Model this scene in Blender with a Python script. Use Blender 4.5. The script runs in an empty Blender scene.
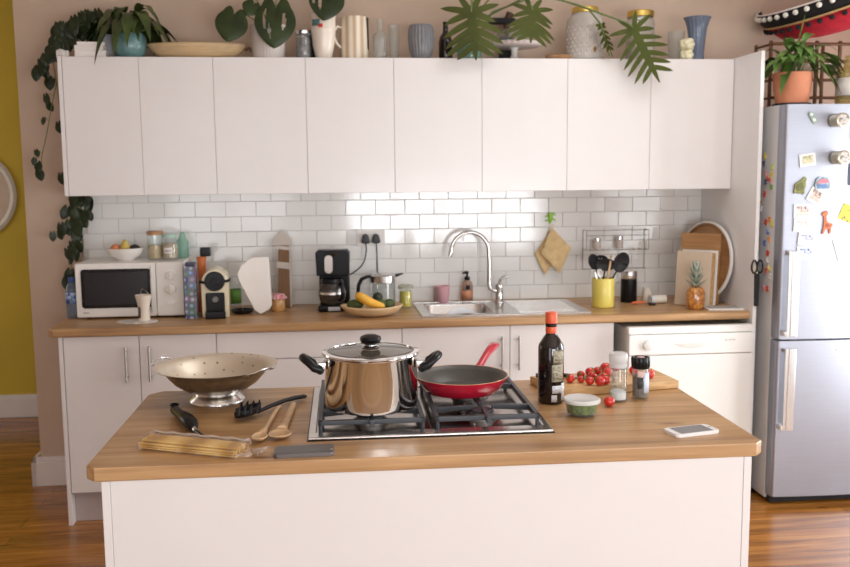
import bpy, bmesh, math, random
from mathutils import Vector, Matrix
R = math.radians
PI = math.pi
random.seed(7)
S = bpy.context.scene
COL = S.collection

# ------------------------------------------------------------------ camera
cam_d = bpy.data.cameras.new('camera')
cam = bpy.data.objects.new('camera', cam_d); COL.objects.link(cam)
_r = Vector((0.9943951, -0.10531916, -0.00928799))
_u = Vector((0.02178136, 0.11810299, 0.99276244))
_f = Vector((0.10345996, 0.9874004, -0.11973503))
cam.matrix_world = Matrix(((_r.x, _u.x, -_f.x, 1.41178), (_r.y, _u.y, -_f.y, -4.62951), (_r.z, _u.z, -_f.z, 1.55460), (0, 0, 0, 1)))
cam_d.sensor_width = 36; cam_d.lens = 38.14
cam_d.clip_start = .05; cam_d.clip_end = 60
cam_d.dof.use_dof = True; cam_d.dof.focus_distance = 2.3; cam_d.dof.aperture_fstop = 5.6
S.camera = cam

# ------------------------------------------------------------------ world, daylight, exposure
S.view_settings.view_transform = 'Standard'; S.view_settings.look = 'None'
S.view_settings.gamma = 1; S.view_settings.use_curve_mapping = False
S.view_settings.exposure = 0.0
S.cycles.max_bounces = 10; S.cycles.diffuse_bounces = 5; S.cycles.glossy_bounces = 5
S.cycles.transmission_bounces = 8; S.cycles.transparent_max_bounces = 12
S.cycles.caustics_reflective = False; S.cycles.caustics_refractive = False
S.cycles.sample_clamp_indirect = 4
S.cycles.use_denoising = True
w = bpy.data.worlds.new('world'); S.world = w; w.use_nodes = True
bg = w.node_tree.nodes['Background']; bg.inputs[0].default_value = (.75, .85, 1, 1); bg.inputs[1].default_value = 1.0

def area(name, loc, rot, sx, sy, power, col=(1, 1, 1), spread=180):
    l = bpy.data.lights.new(name, 'AREA'); l.shape = 'RECTANGLE'; l.size = sx; l.size_y = sy
    l.energy = power; l.color = col; l.spread = R(spread)
    o = bpy.data.objects.new(name, l); COL.objects.link(o); o.location = loc; o.rotation_euler = rot
    return o
# daylight entering by the windows behind the camera and in the right-hand wall, and by the hall window, plus two added fill lamps
area('daylight_behind', (2.8, -6.44, 1.12), (R(90), 0, 0), 2.3, .85, 78, (.98, .985, 1))
area('daylight_glass_door', (0.2, -6.44, 1.35), (R(90), 0, 0), 1.3, 2.1, 22, (1, .95, .92))
area('daylight_right', (4.84, -5.2, 1.2), (R(90), 0, R(90)), 1.8, 2.1, 58, (.97, .985, 1))
area('daylight_right_narrow', (4.84, -3.0, 1.2), (R(90), 0, R(90)), .8, 2.1, 6, (.88, .93, 1))
area('fill_right_near', (4.84, -1.65, 1.1), (R(90), 0, R(90)), 1.0, 1.5, 62, (.98, .99, 1))  # unseen fill lamp, added to brighten the dishwasher and right end
area('fill_ceiling', (2.8, -1.75, 2.99), (0, 0, 0), 1.0, 1.0, 17, (.97, .985, 1))  # unseen ceiling lamp, added to light the end panel and worktops
area('daylight_hall', (-2.44, .3, 1.5), (R(90), 0, R(-90)), 1.2, 1.5, 9, (1, .9, .75))

# ------------------------------------------------------------------ materials
def _nt(name):
    m = bpy.data.materials.new(name); m.use_nodes = True
    return m, m.node_tree, m.node_tree.nodes['Principled BSDF']
def _n(nt, t, **k):
    n = nt.nodes.new(t)
    for a, b in k.items(): setattr(n, a, b)
    return n
_mc = {}
def mat(name, col, rough=.5, metal=0, trans=0, coat=0, var=.06, scale=8, ior=1.45, bump=0, bscale=60, emit=0, alpha=1, sss=0, stretch=None, spec=None):
    if name in _mc: return _mc[name]
    m, nt, b = _nt(name)
    tc = _n(nt, 'ShaderNodeTexCoord'); no = _n(nt, 'ShaderNodeTexNoise'); no.inputs['Scale'].default_value = scale
    no.inputs['Detail'].default_value = 4
    src = tc.outputs['Object']
    if stretch:
        mp = _n(nt, 'ShaderNodeMapping'); mp.inputs['Scale'].default_value = stretch
        nt.links.new(src, mp.inputs[0]); src = mp.outputs[0]
    nt.links.new(src, no.inputs['Vector'])
    cr = _n(nt, 'ShaderNodeValToRGB')
    lo = [max(0, c * (1 - var)) for c in col]; hi = [min(1, c * (1 + var)) for c in col]
    cr.color_ramp.elements[0].position = .3; cr.color_ramp.elements[1].position = .7
    cr.color_ramp.elements[0].color = (*lo, 1); cr.color_ramp.elements[1].color = (*hi, 1)
    nt.links.new(no.outputs['Fac'], cr.inputs[0]); nt.links.new(cr.outputs[0], b.inputs['Base Color'])
    b.inputs['Roughness'].default_value = rough; b.inputs['Metallic'].default_value = metal
    b.inputs['Transmission Weight'].default_value = trans; b.inputs['Coat Weight'].default_value = coat
    b.inputs['Coat Roughness'].default_value = .08
    b.inputs['IOR'].default_value = ior; b.inputs['Alpha'].default_value = alpha
    if sss: b.inputs['Subsurface Weight'].default_value = sss; b.inputs['Subsurface Scale'].default_value = .01
    if spec is not None: b.inputs['Specular IOR Level'].default_value = spec
    if bump:
        n2 = _n(nt, 'ShaderNodeTexNoise'); n2.inputs['Scale'].default_value = bscale; nt.links.new(src, n2.inputs['Vector'])
        bp = _n(nt, 'ShaderNodeBump'); bp.inputs['Strength'].default_value = bump; bp.inputs['Distance'].default_value = .002
        nt.links.new(n2.outputs['Fac'], bp.inputs['Height']); nt.links.new(bp.outputs[0], b.inputs['Normal'])
    _mc[name] = m; return m

def glass(name, tint=(.97, .98, .98), col=None, body=0.0, rough=.03, gl=1.0, bump=0):
    """thin see-through wall: tinted transparency, a share of body colour, Fresnel gloss"""
    if name in _mc: return _mc[name]
    m = bpy.data.materials.new(name); m.use_nodes = True; nt = m.node_tree; L = nt.links
    for n_ in list(nt.nodes):
        if n_.type != 'OUTPUT_MATERIAL': nt.nodes.remove(n_)
    out = nt.nodes[0]
    tr = _n(nt, 'ShaderNodeBsdfTransparent'); tr.inputs[0].default_value = (*tint, 1)
    tc = _n(nt, 'ShaderNodeTexCoord'); no = _n(nt, 'ShaderNodeTexNoise'); no.inputs['Scale'].default_value = 20; L.new(tc.outputs['Object'], no.inputs['Vector'])
    c = col or tint
    cr = _n(nt, 'ShaderNodeValToRGB'); cr.color_ramp.elements[0].color = (*[v * .92 for v in c], 1); cr.color_ramp.elements[1].color = (*[min(1, v * 1.05) for v in c], 1)
    L.new(no.outputs['Fac'], cr.inputs[0])
    df = _n(nt, 'ShaderNodeBsdfDiffuse'); L.new(cr.outputs[0], df.inputs[0])
    m1 = _n(nt, 'ShaderNodeMixShader'); m1.inputs[0].default_value = body; L.new(tr.outputs[0], m1.inputs[1]); L.new(df.outputs[0], m1.inputs[2])
    gs = _n(nt, 'ShaderNodeBsdfGlossy'); gs.inputs['Roughness'].default_value = rough
    fr = _n(nt, 'ShaderNodeLayerWeight'); fr.inputs['Blend'].default_value = .5
    pw = _n(nt, 'ShaderNodeMath', operation='POWER'); pw.inputs[1].default_value = 3.5; L.new(fr.outputs['Facing'], pw.inputs[0])
    ma = _n(nt, 'ShaderNodeMath', operation='MULTIPLY_ADD'); ma.inputs[1].default_value = .55 * gl; ma.inputs[2].default_value = .035 * gl; L.new(pw.outputs[0], ma.inputs[0])
    m2 = _n(nt, 'ShaderNodeMixShader'); L.new(ma.outputs[0], m2.inputs[0]); L.new(m1.outputs[0], m2.inputs[1]); L.new(gs.outputs[0], m2.inputs[2])
    if bump:
        bp = _n(nt, 'ShaderNodeBump'); bp.inputs['Strength'].default_value = bump; bp.inputs['Distance'].default_value = .003
        n2 = _n(nt, 'ShaderNodeTexNoise'); n2.inputs['Scale'].default_value = 60; L.new(tc.outputs['Object'], n2.inputs['Vector'])
        L.new(n2.outputs['Fac'], bp.inputs['Height'])
        for q in (gs, fr, df): L.new(bp.outputs[0], q.inputs['Normal'])
    L.new(m2.outputs[0], out.inputs[0]); _mc[name] = m; return m

def ramp_mat(name, kind, stops, rough=.5, scale=4, stretch=(1, 1, 1), dist=2, detail=5, coat=0, metal=0, bump=0, rot=(0, 0, 0)):
    """colour bands from a stretched noise / wave / voronoi"""
    if name in _mc: return _mc[name]
    m, nt, b = _nt(name)
    tc = _n(nt, 'ShaderNodeTexCoord'); mp = _n(nt, 'ShaderNodeMapping'); mp.inputs['Scale'].default_value = stretch
    mp.inputs['Rotation'].default_value = rot
    nt.links.new(tc.outputs['Object'], mp.inputs[0])
    if kind == 'noise':
        t = _n(nt, 'ShaderNodeTexNoise'); t.inputs['Detail'].default_value = detail; t.inputs['Distortion'].default_value = dist; out = t.outputs['Fac']
    elif kind == 'wave':
        t = _n(nt, 'ShaderNodeTexWave'); t.inputs['Distortion'].default_value = dist; t.inputs['Detail'].default_value = detail; out = t.outputs['Fac']
    elif kind == 'check':
        t = _n(nt, 'ShaderNodeTexChecker'); out = t.outputs['Fac']
    else:
        t = _n(nt, 'ShaderNodeTexVoronoi'); out = t.outputs['Distance'] if kind == 'voronoi' else t.outputs['Color']
    t.inputs['Scale'].default_value = scale
    nt.links.new(mp.outputs[0], t.inputs['Vector'])
    cr = _n(nt, 'ShaderNodeValToRGB')
    e = cr.color_ramp.elements
    while len(e) < len(stops): e.new(.5)
    for i, (p, c) in enumerate(stops): e[i].position = p; e[i].color = (*c, 1)
    nt.links.new(out, cr.inputs[0]); nt.links.new(cr.outputs[0], b.inputs['Base Color'])
    b.inputs['Roughness'].default_value = rough; b.inputs['Coat Weight'].default_value = coat; b.inputs['Metallic'].default_value = metal
    if bump:
        bp = _n(nt, 'ShaderNodeBump'); bp.inputs['Strength'].default_value = bump; bp.inputs['Distance'].default_value = .003
        nt.links.new(out, bp.inputs['Height']); nt.links.new(bp.outputs[0], b.inputs['Normal'])
    _mc[name] = m; return m

def wood_mat(name, a, b_, c, rough=.4, board=None, coat=0, sc=1.0, spec=.5):
    """long-grained timber along X: streaks, broad tone bands, a few dark knots; board = stave width"""
    m, nt, b = _nt(name)
    L = nt.links
    tc = _n(nt, 'ShaderNodeTexCoord')
    mp = _n(nt, 'ShaderNodeMapping'); mp.inputs['Scale'].default_value = (1.2 * sc, 14 * sc, 14 * sc); L.new(tc.outputs['Object'], mp.inputs[0])
    n1 = _n(nt, 'ShaderNodeTexNoise'); n1.inputs['Scale'].default_value = 2.2; n1.inputs['Detail'].default_value = 8; n1.inputs['Distortion'].default_value = .6
    L.new(mp.outputs[0], n1.inputs['Vector'])
    mp2 = _n(nt, 'ShaderNodeMapping'); mp2.inputs['Scale'].default_value = (2 * sc, 60 * sc, 60 * sc); L.new(tc.outputs['Object'], mp2.inputs[0])
    n2 = _n(nt, 'ShaderNodeTexNoise'); n2.inputs['Scale'].default_value = 2; n2.inputs['Detail'].default_value = 6; L.new(mp2.outputs[0], n2.inputs['Vector'])
    cr = _n(nt, 'ShaderNodeValToRGB'); e = cr.color_ramp.elements; e.new(.5)
    for i, (p, cc) in enumerate(((.28, a), (.5, b_), (.74, c))): e[i].position = p; e[i].color = (*cc, 1)
    L.new(n1.outputs['Fac'], cr.inputs[0])
    mx = _n(nt, 'ShaderNodeMix', data_type='RGBA', blend_type='MULTIPLY'); mx.inputs[0].default_value = .35
    cr2 = _n(nt, 'ShaderNodeValToRGB'); cr2.color_ramp.elements[0].position = .35; cr2.color_ramp.elements[0].color = (.45, .38, .32, 1); cr2.color_ramp.elements[1].position = .6
    L.new(n2.outputs['Fac'], cr2.inputs[0]); L.new(cr.outputs[0], mx.inputs[6]); L.new(cr2.outputs[0], mx.inputs[7])
    # sparse knots
    mp3 = _n(nt, 'ShaderNodeMapping'); mp3.inputs['Scale'].default_value = (1.6, 5, 5); L.new(tc.outputs['Object'], mp3.inputs[0])
    vo = _n(nt, 'ShaderNodeTexVoronoi'); vo.inputs['Scale'].default_value = 1.7; L.new(mp3.outputs[0], vo.inputs['Vector'])
    kr = _n(nt, 'ShaderNodeValToRGB'); kr.color_ramp.elements[0].position = .02; kr.color_ramp.elements[0].color = (.25, .14, .08, 1); kr.color_ramp.elements[1].position = .13
    L.new(vo.outputs['Distance'], kr.inputs[0])
    mk = _n(nt, 'ShaderNodeMix', data_type='RGBA', blend_type='MULTIPLY'); mk.inputs[0].default_value = .75
    L.new(mx.outputs[2], mk.inputs[6]); L.new(kr.outputs[0], mk.inputs[7])
    out = mk.outputs[2]
    if board:
        br = _n(nt, 'ShaderNodeTexBrick'); br.offset = .37; br.offset_frequency = 2
        br.inputs['Scale'].default_value = 1; br.inputs['Brick Width'].default_value = board[0]; br.inputs['Row Height'].default_value = board[1]
        br.inputs['Mortar Size'].default_value = board[2]; br.inputs['Mortar Smooth'].default_value = .1; br.inputs['Bias'].default_value = 0
        br.inputs['Color1'].default_value = (.62, .58, .55, 1); br.inputs['Color2'].default_value = (1.25, 1.2, 1.15, 1); br.inputs['Mortar'].default_value = (*board[3], 1)
        L.new(tc.outputs['Object'], br.inputs['Vector'])
        mb = _n(nt, 'ShaderNodeMix', data_type='RGBA', blend_type='MULTIPLY'); mb.inputs[0].default_value = board[4]
        L.new(out, mb.inputs[6]); L.new(br.outputs['Color'], mb.inputs[7]); out = mb.outputs[2]
    L.new(out, b.inputs['Base Color'])
    b.inputs['Roughness'].default_value = rough; b.inputs['Coat Weight'].default_value = coat; b.inputs['Coat Roughness'].default_value = .15
    b.inputs['Specular IOR Level'].default_value = spec
    bp = _n(nt, 'ShaderNodeBump'); bp.inputs['Strength'].default_value = .12; bp.inputs['Distance'].default_value = .002
    L.new(n2.outputs['Fac'], bp.inputs['Height']); L.new(bp.outputs[0], b.inputs['Normal'])
    _mc[name] = m; return m

M_WHITE = mat('cabinet_white_lacquer', (.77, .745, .735), .3, coat=.12, var=.01)
M_CARC = mat('cabinet_carcass', (.74, .72, .72), .5, var=.02)
M_TOP = wood_mat('oak_worktop', (.34, .18, .075), (.49, .285, .125), (.62, .39, .195), .36, spec=.5, sc=.7)
M_FLOOR = wood_mat('pine_floorboards', (.17, .058, .007), (.34, .135, .022), (.50, .235, .05), .27, board=(2.3, .115, .0022, (.25, .2, .18), .7), coat=.3, sc=.8)
M_WALL = mat('wall_paint_taupe', (.56, .43, .335), .85, var=.03, bump=.15, bscale=300)
M_YEL = mat('wall_paint_yellow', (.58, .425, .05), .8, var=.05, scale=3, bump=.1, bscale=200)
M_CEIL = mat('ceiling_paint', (.82, .79, .75), .9, var=.02)
M_BASE = mat('skirting_white', (.78, .73, .71), .45, var=.03)
M_TILE = mat('glazed_tile', (.84, .84, .82), .09, var=.015, coat=.5, scale=5)
M_GROUT = mat('grout', (.70, .68, .66), .9, var=.08, scale=40)
M_STEEL = mat('brushed_steel', (.72, .71, .70), .22, 1, var=.05, stretch=(2, 2, 60))
M_CHROME = mat('chrome', (.58, .57, .56), .10, 1, var=.02)
M_POTST = mat('polished_steel', (.86, .84, .82), .045, 1, var=.02)
M_FRIDGE = mat('fridge_steel', (.40, .415, .475), .48, 1, var=.03, stretch=(1, 1, 30))
M_FSIDE = mat('fridge_side_grey', (.66, .66, .66), .4, .0, var=.03)
M_BLK = mat('black_plastic', (.008, .008, .009), .28, var=.2, spec=.3)
M_BLKM = mat('matt_black', (.018, .018, .02), .5, var=.2, spec=.3)
M_IRON = mat('cast_iron', (.05, .055, .065), .42, var=.2, bump=.3, bscale=200)
M_GLASS = glass('clear_glass', (.95, .97, .97), (.8,.82,.82), .05)
M_GLASSG = glass('green_tint_glass', (.60, .82, .74), (.45, .68, .58), .35)
M_CREAM = mat('cream_glaze', (.78, .70, .60), .3, coat=.3, var=.05)
M_WPL = mat('white_plastic', (.80, .78, .74), .35, var=.02)
M_PAPER = mat('white_paper', (.82, .78, .74), .8, var=.03)
M_LEAFO = mat('leaf_olive_green', (.055, .066, .011), .55, var=.3, scale=6, spec=.2)
M_LEAF = mat('leaf_green', (.022, .036, .008), .38, var=.45, scale=9, spec=.4)
M_LEAFD = mat('leaf_dark_green', (.018, .028, .009), .4, var=.5, scale=22, spec=.4)
M_LEAFL = mat('leaf_light_green', (.13, .24, .05), .42, var=.45, scale=14)
M_STEM = mat('stem_green', (.12, .17, .05), .5, var=.2)
M_TERRA = mat('terracotta', (.62, .24, .13), .75, var=.1, bump=.2)
M_SOIL = mat('potting_soil', (.03, .02, .015), .95, var=.4, scale=60, bump=.6)
M_RED = mat('pan_red_enamel', (.50, .012, .035), .2, coat=.5, var=.05)
M_NONST = mat('nonstick_coating', (.10, .095, .085), .38, var=.08, scale=30)
M_SPOON = mat('pale_beech', (.62, .42, .24), .6, var=.15, stretch=(4, 4, 4))
M_BOARDL = wood_mat('light_board', (.56, .33, .13), (.68, .43, .19), (.76, .52, .27), .5, board=(3, .045, .0006, (.5, .4, .3), .35))
M_BOARDB = wood_mat('brown_board', (.30, .14, .05), (.42, .22, .09), (.52, .3, .13), .5)
M_TOM = mat('tomato_skin', (.62, .03, .02), .15, coat=.4, var=.2, scale=25)

# ------------------------------------------------------------------ mesh helpers
def frame(o, z, x=None):
    z = Vector(z).normalized(); x = Vector(x) if x is not None else (Vector((1, 0, 0)) if abs(z.x) < .9 else Vector((0, 1, 0)))
    y = z.cross(x).normalized(); x = y.cross(z).normalized(); o = Vector(o)
    return Matrix(((x.x, y.x, z.x, o.x), (x.y, y.y, z.y, o.y), (x.z, y.z, z.z, o.z), (0, 0, 0, 1)))
class G:
    def __init__(s): s.bm = bmesh.new(); s.wn = False
    def box(s, x0, x1, y0, y1, z0, z1, bev=0, seg=2, M=None):
        r = bmesh.ops.create_cube(s.bm, size=1)
        if bev: s.wn = True
        vs = r['verts']
        T = Matrix.Translation(((x0 + x1) / 2, (y0 + y1) / 2, (z0 + z1) / 2)) @ Matrix.Diagonal((x1 - x0, y1 - y0, z1 - z0, 1))
        bmesh.ops.transform(s.bm, matrix=T, verts=vs)
        if bev:
            es = list({e for v in vs for e in v.link_edges})
            bb = bmesh.ops.bevel(s.bm, geom=es, offset=bev, segments=seg, affect='EDGES', profile=.5)
            vs = list({v for f in bb['faces'] for v in f.verts} | {v for v in vs if v.is_valid})
        if M is not None: bmesh.ops.transform(s.bm, matrix=M, verts=[v for v in vs if v.is_valid])
        return s
    def lathe(s, prof, c=(0, 0, 0), n=32, M=None, flute=0, fn=0, sx=1, sy=1):
        rings = []
        for (r, z) in prof:
            if r <= 1e-6: rings.append([s.bm.verts.new((0, 0, z))])
            else:
                ring = []
                for i in range(n):
                    a = 2 * PI * i / n; rr = r * (1 + flute * math.cos(fn * a)) if fn else r
                    ring.append(s.bm.verts.new((rr * math.cos(a) * sx, rr * math.sin(a) * sy, z)))
                rings.append(ring)
        for A, B in zip(rings, rings[1:]):
            for i in range(n):
                j = (i + 1) % n
                if len(A) == 1 and len(B) == 1: continue
                if len(A) == 1: f = (A[0], B[j], B[i])
                elif len(B) == 1: f = (A[i], A[j], B[0])
                else: f = (A[i], A[j], B[j], B[i])
                try: s.bm.faces.new(f)
                except ValueError: pass
        vs = [v for r in rings for v in r]
        T = Matrix.Translation(c) if M is None else (M @ Matrix.Translation(c))
        bmesh.ops.transform(s.bm, matrix=T, verts=vs); return s
    def cyl(s, p0, p1, r0, r1=None, n=16):
        r1 = r0 if r1 is None else r1
        p0 = Vector(p0); p1 = Vector(p1); L = (p1 - p0).length
        return s.lathe([(0, 0), (r0, 0), (r1, L), (0, L)], n=n, M=frame(p0, p1 - p0))
    def tube(s, pts, r, n=8, flat=1.0):
        pts = [Vector(p) for p in pts]; rr = r if isinstance(r, (list, tuple)) else [r] * len(pts)
        rings = []; x = None
        for i, p in enumerate(pts):
            t = (pts[min(i + 1, len(pts) - 1)] - pts[max(i - 1, 0)]).normalized()
            if x is None: x = Vector((0, 0, 1)) if abs(t.z) < .9 else Vector((1, 0, 0))
            y = t.cross(x).normalized(); x = y.cross(t).normalized()
            rings.append([s.bm.verts.new(p + (x * math.cos(2 * PI * k / n) * flat + y * math.sin(2 * PI * k / n)) * rr[i]) for k in range(n)])
        for A, B in zip(rings, rings[1:]):
            for k in range(n): s.bm.faces.new((A[k], A[(k + 1) % n], B[(k + 1) % n], B[k]))
        s.bm.faces.new(rings[0][::-1]); s.bm.faces.new(rings[-1]); return s
    def ball(s, c, r, n=16, M=None):
        r = (r, r, r) if not isinstance(r, (tuple, list)) else r
        res = bmesh.ops.create_uvsphere(s.bm, u_segments=n, v_segments=max(6, n // 2), radius=1)
        T = Matrix.Translation(c) @ (M if M is not None else Matrix.Identity(4)) @ Matrix.Diagonal((*r, 1))
        bmesh.ops.transform(s.bm, matrix=T, verts=res['verts']); return s
    def prism(s, poly, h0, h1, M=None, bev=0):
        s.wn = True
        a = [s.bm.verts.new((x, y, h0)) for x, y in poly]; b = [s.bm.verts.new((x, y, h1)) for x, y in poly]
        n = len(poly); fs = [s.bm.faces.new(a[::-1]), s.bm.faces.new(b)]
        for i in range(n): fs.append(s.bm.faces.new((a[i], a[(i + 1) % n], b[(i + 1) % n], b[i])))
        vs = a + b
        if bev:
            es = list(set(fs[0].edges) | set(fs[1].edges))
            bb = bmesh.ops.bevel(s.bm, geom=es, offset=bev, segments=2, affect='EDGES', profile=.5)
            vs = list({v for f in bb['faces'] for v in f.verts} | {v for v in vs if v.is_valid} | {v for f in fs if f.is_valid for v in f.verts})
        if M is not None: bmesh.ops.transform(s.bm, matrix=M, verts=vs)
        return s
    def grid(s, f, nu, nv, skip=None, close=False):
        V = [[s.bm.verts.new(f(i / nu, j / nv)) for j in range(nv + 1)] for i in range(nu + 1)]
        for i in range(nu):
            for j in range(nv):
                if skip and skip((i + .5) / nu, (j + .5) / nv): continue
                s.bm.faces.new((V[i][j], V[i + 1][j], V[i + 1][j + 1], V[i][j + 1]))
        return s
    def put(s, name, m, parent=None, ang=38, loc=None, rot=None, solid=0, smooth=True):
        bm = s.bm
        loose = [v for v in bm.verts if not v.link_faces]
        if loose: bmesh.ops.delete(bm, geom=loose, context='VERTS')
        bmesh.ops.recalc_face_normals(bm, faces=bm.faces)
        me = bpy.data.meshes.new(name); bm.to_mesh(me); bm.free()
        if smooth:
            me.polygons.foreach_set('use_smooth', [True] * len(me.polygons))
            me.set_sharp_from_angle(angle=R(ang))
        me.materials.append(m)
        o = bpy.data.objects.new(name, me); COL.objects.link(o)
        if s.wn and smooth:
            wm = o.modifiers.new('weighted', 'WEIGHTED_NORMAL'); wm.keep_sharp = True; wm.weight = 100
        if parent: o.parent = parent
        if loc: o.location = loc
        if rot: o.rotation_euler = rot
        if solid:
            md = o.modifiers.new('solid', 'SOLIDIFY'); md.thickness = solid; md.offset = 0
        return o
def thing(name, label, cat, loc=(0, 0, 0), rz=0, group=None):
    o = bpy.data.objects.new(name, None); COL.objects.link(o); o.empty_display_size = .05
    o.location = loc; o.rotation_euler = (0, 0, rz)
    return tag(o, label, cat, group)
def tag(o, label, cat, group=None):
    o['label'] = label; o['category'] = cat
    if group: o['group'] = group
    return o
def struct(o, label=None):
    o['kind'] = 'structure'
    if label: o['label'] = label
    return o
def plabel(o, l): o['label'] = l; return o
def copy_tree(o, parent=None):
    c = o.copy(); COL.objects.link(c)
    if parent: c.parent = parent
    for ch in list(o.children): copy_tree(ch, c)
    return c
def arc(c, r, a0, a1, n, plane='xz', z=0):
    out = []
    for i in range(n + 1):
        a = R(a0 + (a1 - a0) * i / n)
        if plane == 'xz': out.append((c[0] + r * math.cos(a), z, c[1] + r * math.sin(a)))
        else: out.append((c[0] + r * math.cos(a), c[1] + r * math.sin(a), z))
    return out
def rrect(w, d, r, n=5):
    out = []
    for cx, cy, a in ((w / 2 - r, d / 2 - r, 0), (-w / 2 + r, d / 2 - r, 90), (-w / 2 + r, -d / 2 + r, 180), (w / 2 - r, -d / 2 + r, 270)):
        for i in range(n + 1):
            t = R(a + 90 * i / n); out.append((cx + r * math.cos(t), cy + r * math.sin(t)))
    return out
def text_obj(txt, size, m, parent, M, name='lettering', ext=.0002):
    c = bpy.data.curves.new('t', 'FONT'); c.body = txt; c.size = size; c.extrude = ext; c.align_x = 'CENTER'; c.align_y = 'CENTER'
    t = bpy.data.objects.new('t', c); COL.objects.link(t); bpy.context.view_layer.update()
    me = bpy.data.meshes.new_from_object(t.evaluated_get(bpy.context.evaluated_depsgraph_get()))
    bpy.data.objects.remove(t); me.materials.clear(); me.materials.append(m)
    o = bpy.data.objects.new(name, me); COL.objects.link(o); o.parent = parent; o.matrix_local = M
    return o
FRONT = Matrix.Rotation(R(90), 4, 'X')          # local xy -> facing -Y

# ------------------------------------------------------------------ the room
XP = 3.377          # tall end panel
CT = .90            # counter top
UT, UB = 2.097, 1.473
IZ = .943
struct(G().box(-2.5, 4.9, -6.5, 1.4, -.1, 0).put('floor', M_FLOOR))
struct(G().box(-2.5, 4.9, -6.5, 1.4, 3.0, 3.1).put('ceiling', M_CEIL))
struct(G().box(-.078, 4.9, 0, .22, 0, 3.0).put('wall_back', M_WALL))
struct(G().box(-2.5, 1.2, 1.4, 1.55, 0, 3.0).put('wall_hall', M_YEL))
struct(G().box(1.0, 1.1, .22, 1.4, 0, 3.0).put('wall_hall_end', M_YEL))
def wall_with_holes(name, axis, pos, th, a0, a1, holes, m):
    g = G(); cuts = sorted(holes); a = a0
    def B(u0, u1, z0, z1):
        if u1 - u0 < 1e-4 or z1 - z0 < 1e-4: return
        if axis == 'y': g.box(u0, u1, pos, pos + th, z0, z1)
        else: g.box(pos, pos + th, u0, u1, z0, z1)
    for (u0, u1, z0, z1) in cuts:
        B(a, u0, 0, 3.0); B(u0, u1, 0, z0); B(u0, u1, z1, 3.0); a = u1
    B(a, a1, 0, 3.0)
    return struct(g.put(name, m))
H_F = [(-.5, .9, .05, 2.45), (1.6, 4.0, .65, 1.6)]
H_R = [(-6.15, -4.25, .1, 2.3), (-3.42, -2.58, .1, 2.3), (-2.2, -1.1, .3, 1.9)]  # last opening only serves the added near fill lamp
H_L = [(-.35, .95, .7, 2.3)]
M_PALE = mat('wall_paint_pale', (.74, .71, .68), .85, var=.02)
wall_with_holes('wall_front', 'y', -6.6, .1, -2.5, 4.9, H_F, M_PALE)
wall_with_holes('wall_right', 'x', 4.9, .1, -6.6, .22, H_R, M_PALE)
wall_with_holes('wall_left', 'x', -2.6, .1, -6.6, 1.55, H_L, M_WALL)
M_FRAME = mat('window_frame_white', (.8, .8, .78), .4, var=.02)
def window(n, axis, pos, u0, u1, z0, z1, nu, nz):
    g = G(); t = .045
    def B(a, b, c, d):
        if axis == 'y': g.box(a, b, pos, pos + .05, c, d, .004)
        else: g.box(pos, pos + .05, a, b, c, d, .004)
    B(u0, u1, z0, z0 + t); B(u0, u1, z1 - t, z1); B(u0, u0 + t, z0 + t, z1 - t); B(u1 - t, u1, z0 + t, z1 - t)
    for i in range(1, nu):
        u = u0 + (u1 - u0) * i / nu; B(u - t / 2, u + t / 2, z0 + t, z1 - t)
    for i in range(1, nz):
        z = z0 + (z1 - z0) * i / nz; B(u0 + t, u1 - t, z - t / 3, z + t / 3)
    struct(g.put('window_%d' % n, M_FRAME))
window(1, 'y', -6.42, 1.6, 4.0, .65, 1.6, 4, 2)
window(2, 'y', -6.42, -.5, .9, .05, 2.45, 2, 3)
window(3, 'x', 4.76, -6.15, -4.25, .1, 2.3, 3, 2)
window(5, 'x', 4.76, -3.42, -2.58, .1, 2.3, 2, 2)
window(6, 'x', 4.76, -2.2, -1.1, .3, 1.9, 2, 2)  # unseen frame added around the near fill lamp
struct(G().box(2.27, 3.33, -2.28, -2.25, 2.955, 2.998).box(2.27, 3.33, -1.25, -1.22, 2.955, 2.998).box(2.27, 2.3, -2.25, -1.25, 2.955, 2.998).box(3.3, 3.33, -2.25, -1.25, 2.955, 2.998).put('window_7', M_FRAME), 'frame of added ceiling fill light')  # goes with the added ceiling lamp; no opening is cut
window(4, 'x', -2.42, -.35, .95, .7, 2.3, 2, 2)
# skirting boards: tall moulded profile
def skirt(name, x0, x1, y, h, d=.022):
    g = G(); g.box(x0, x1, y - d, y, 0, h * .82, .003); g.box(x0, x1, y - d * .6, y, h * .82, h, .003)
    struct(g.put(name, M_BASE))
skirt('baseboard_hall', -2.5, 1.0, 1.4, .15)
g = G(); g.box(-.12, .205, -.024, 0, 0, .125, .003); g.box(-.112, .205, -.016, 0, .125, .15, .003)
g.box(-.12, -.095, -.024, .22, 0, .125, .003); g.box(-.112, -.095, -.016, .22, .125, .15, .003)
struct(g.put('baseboard_back', M_BASE))

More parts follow.
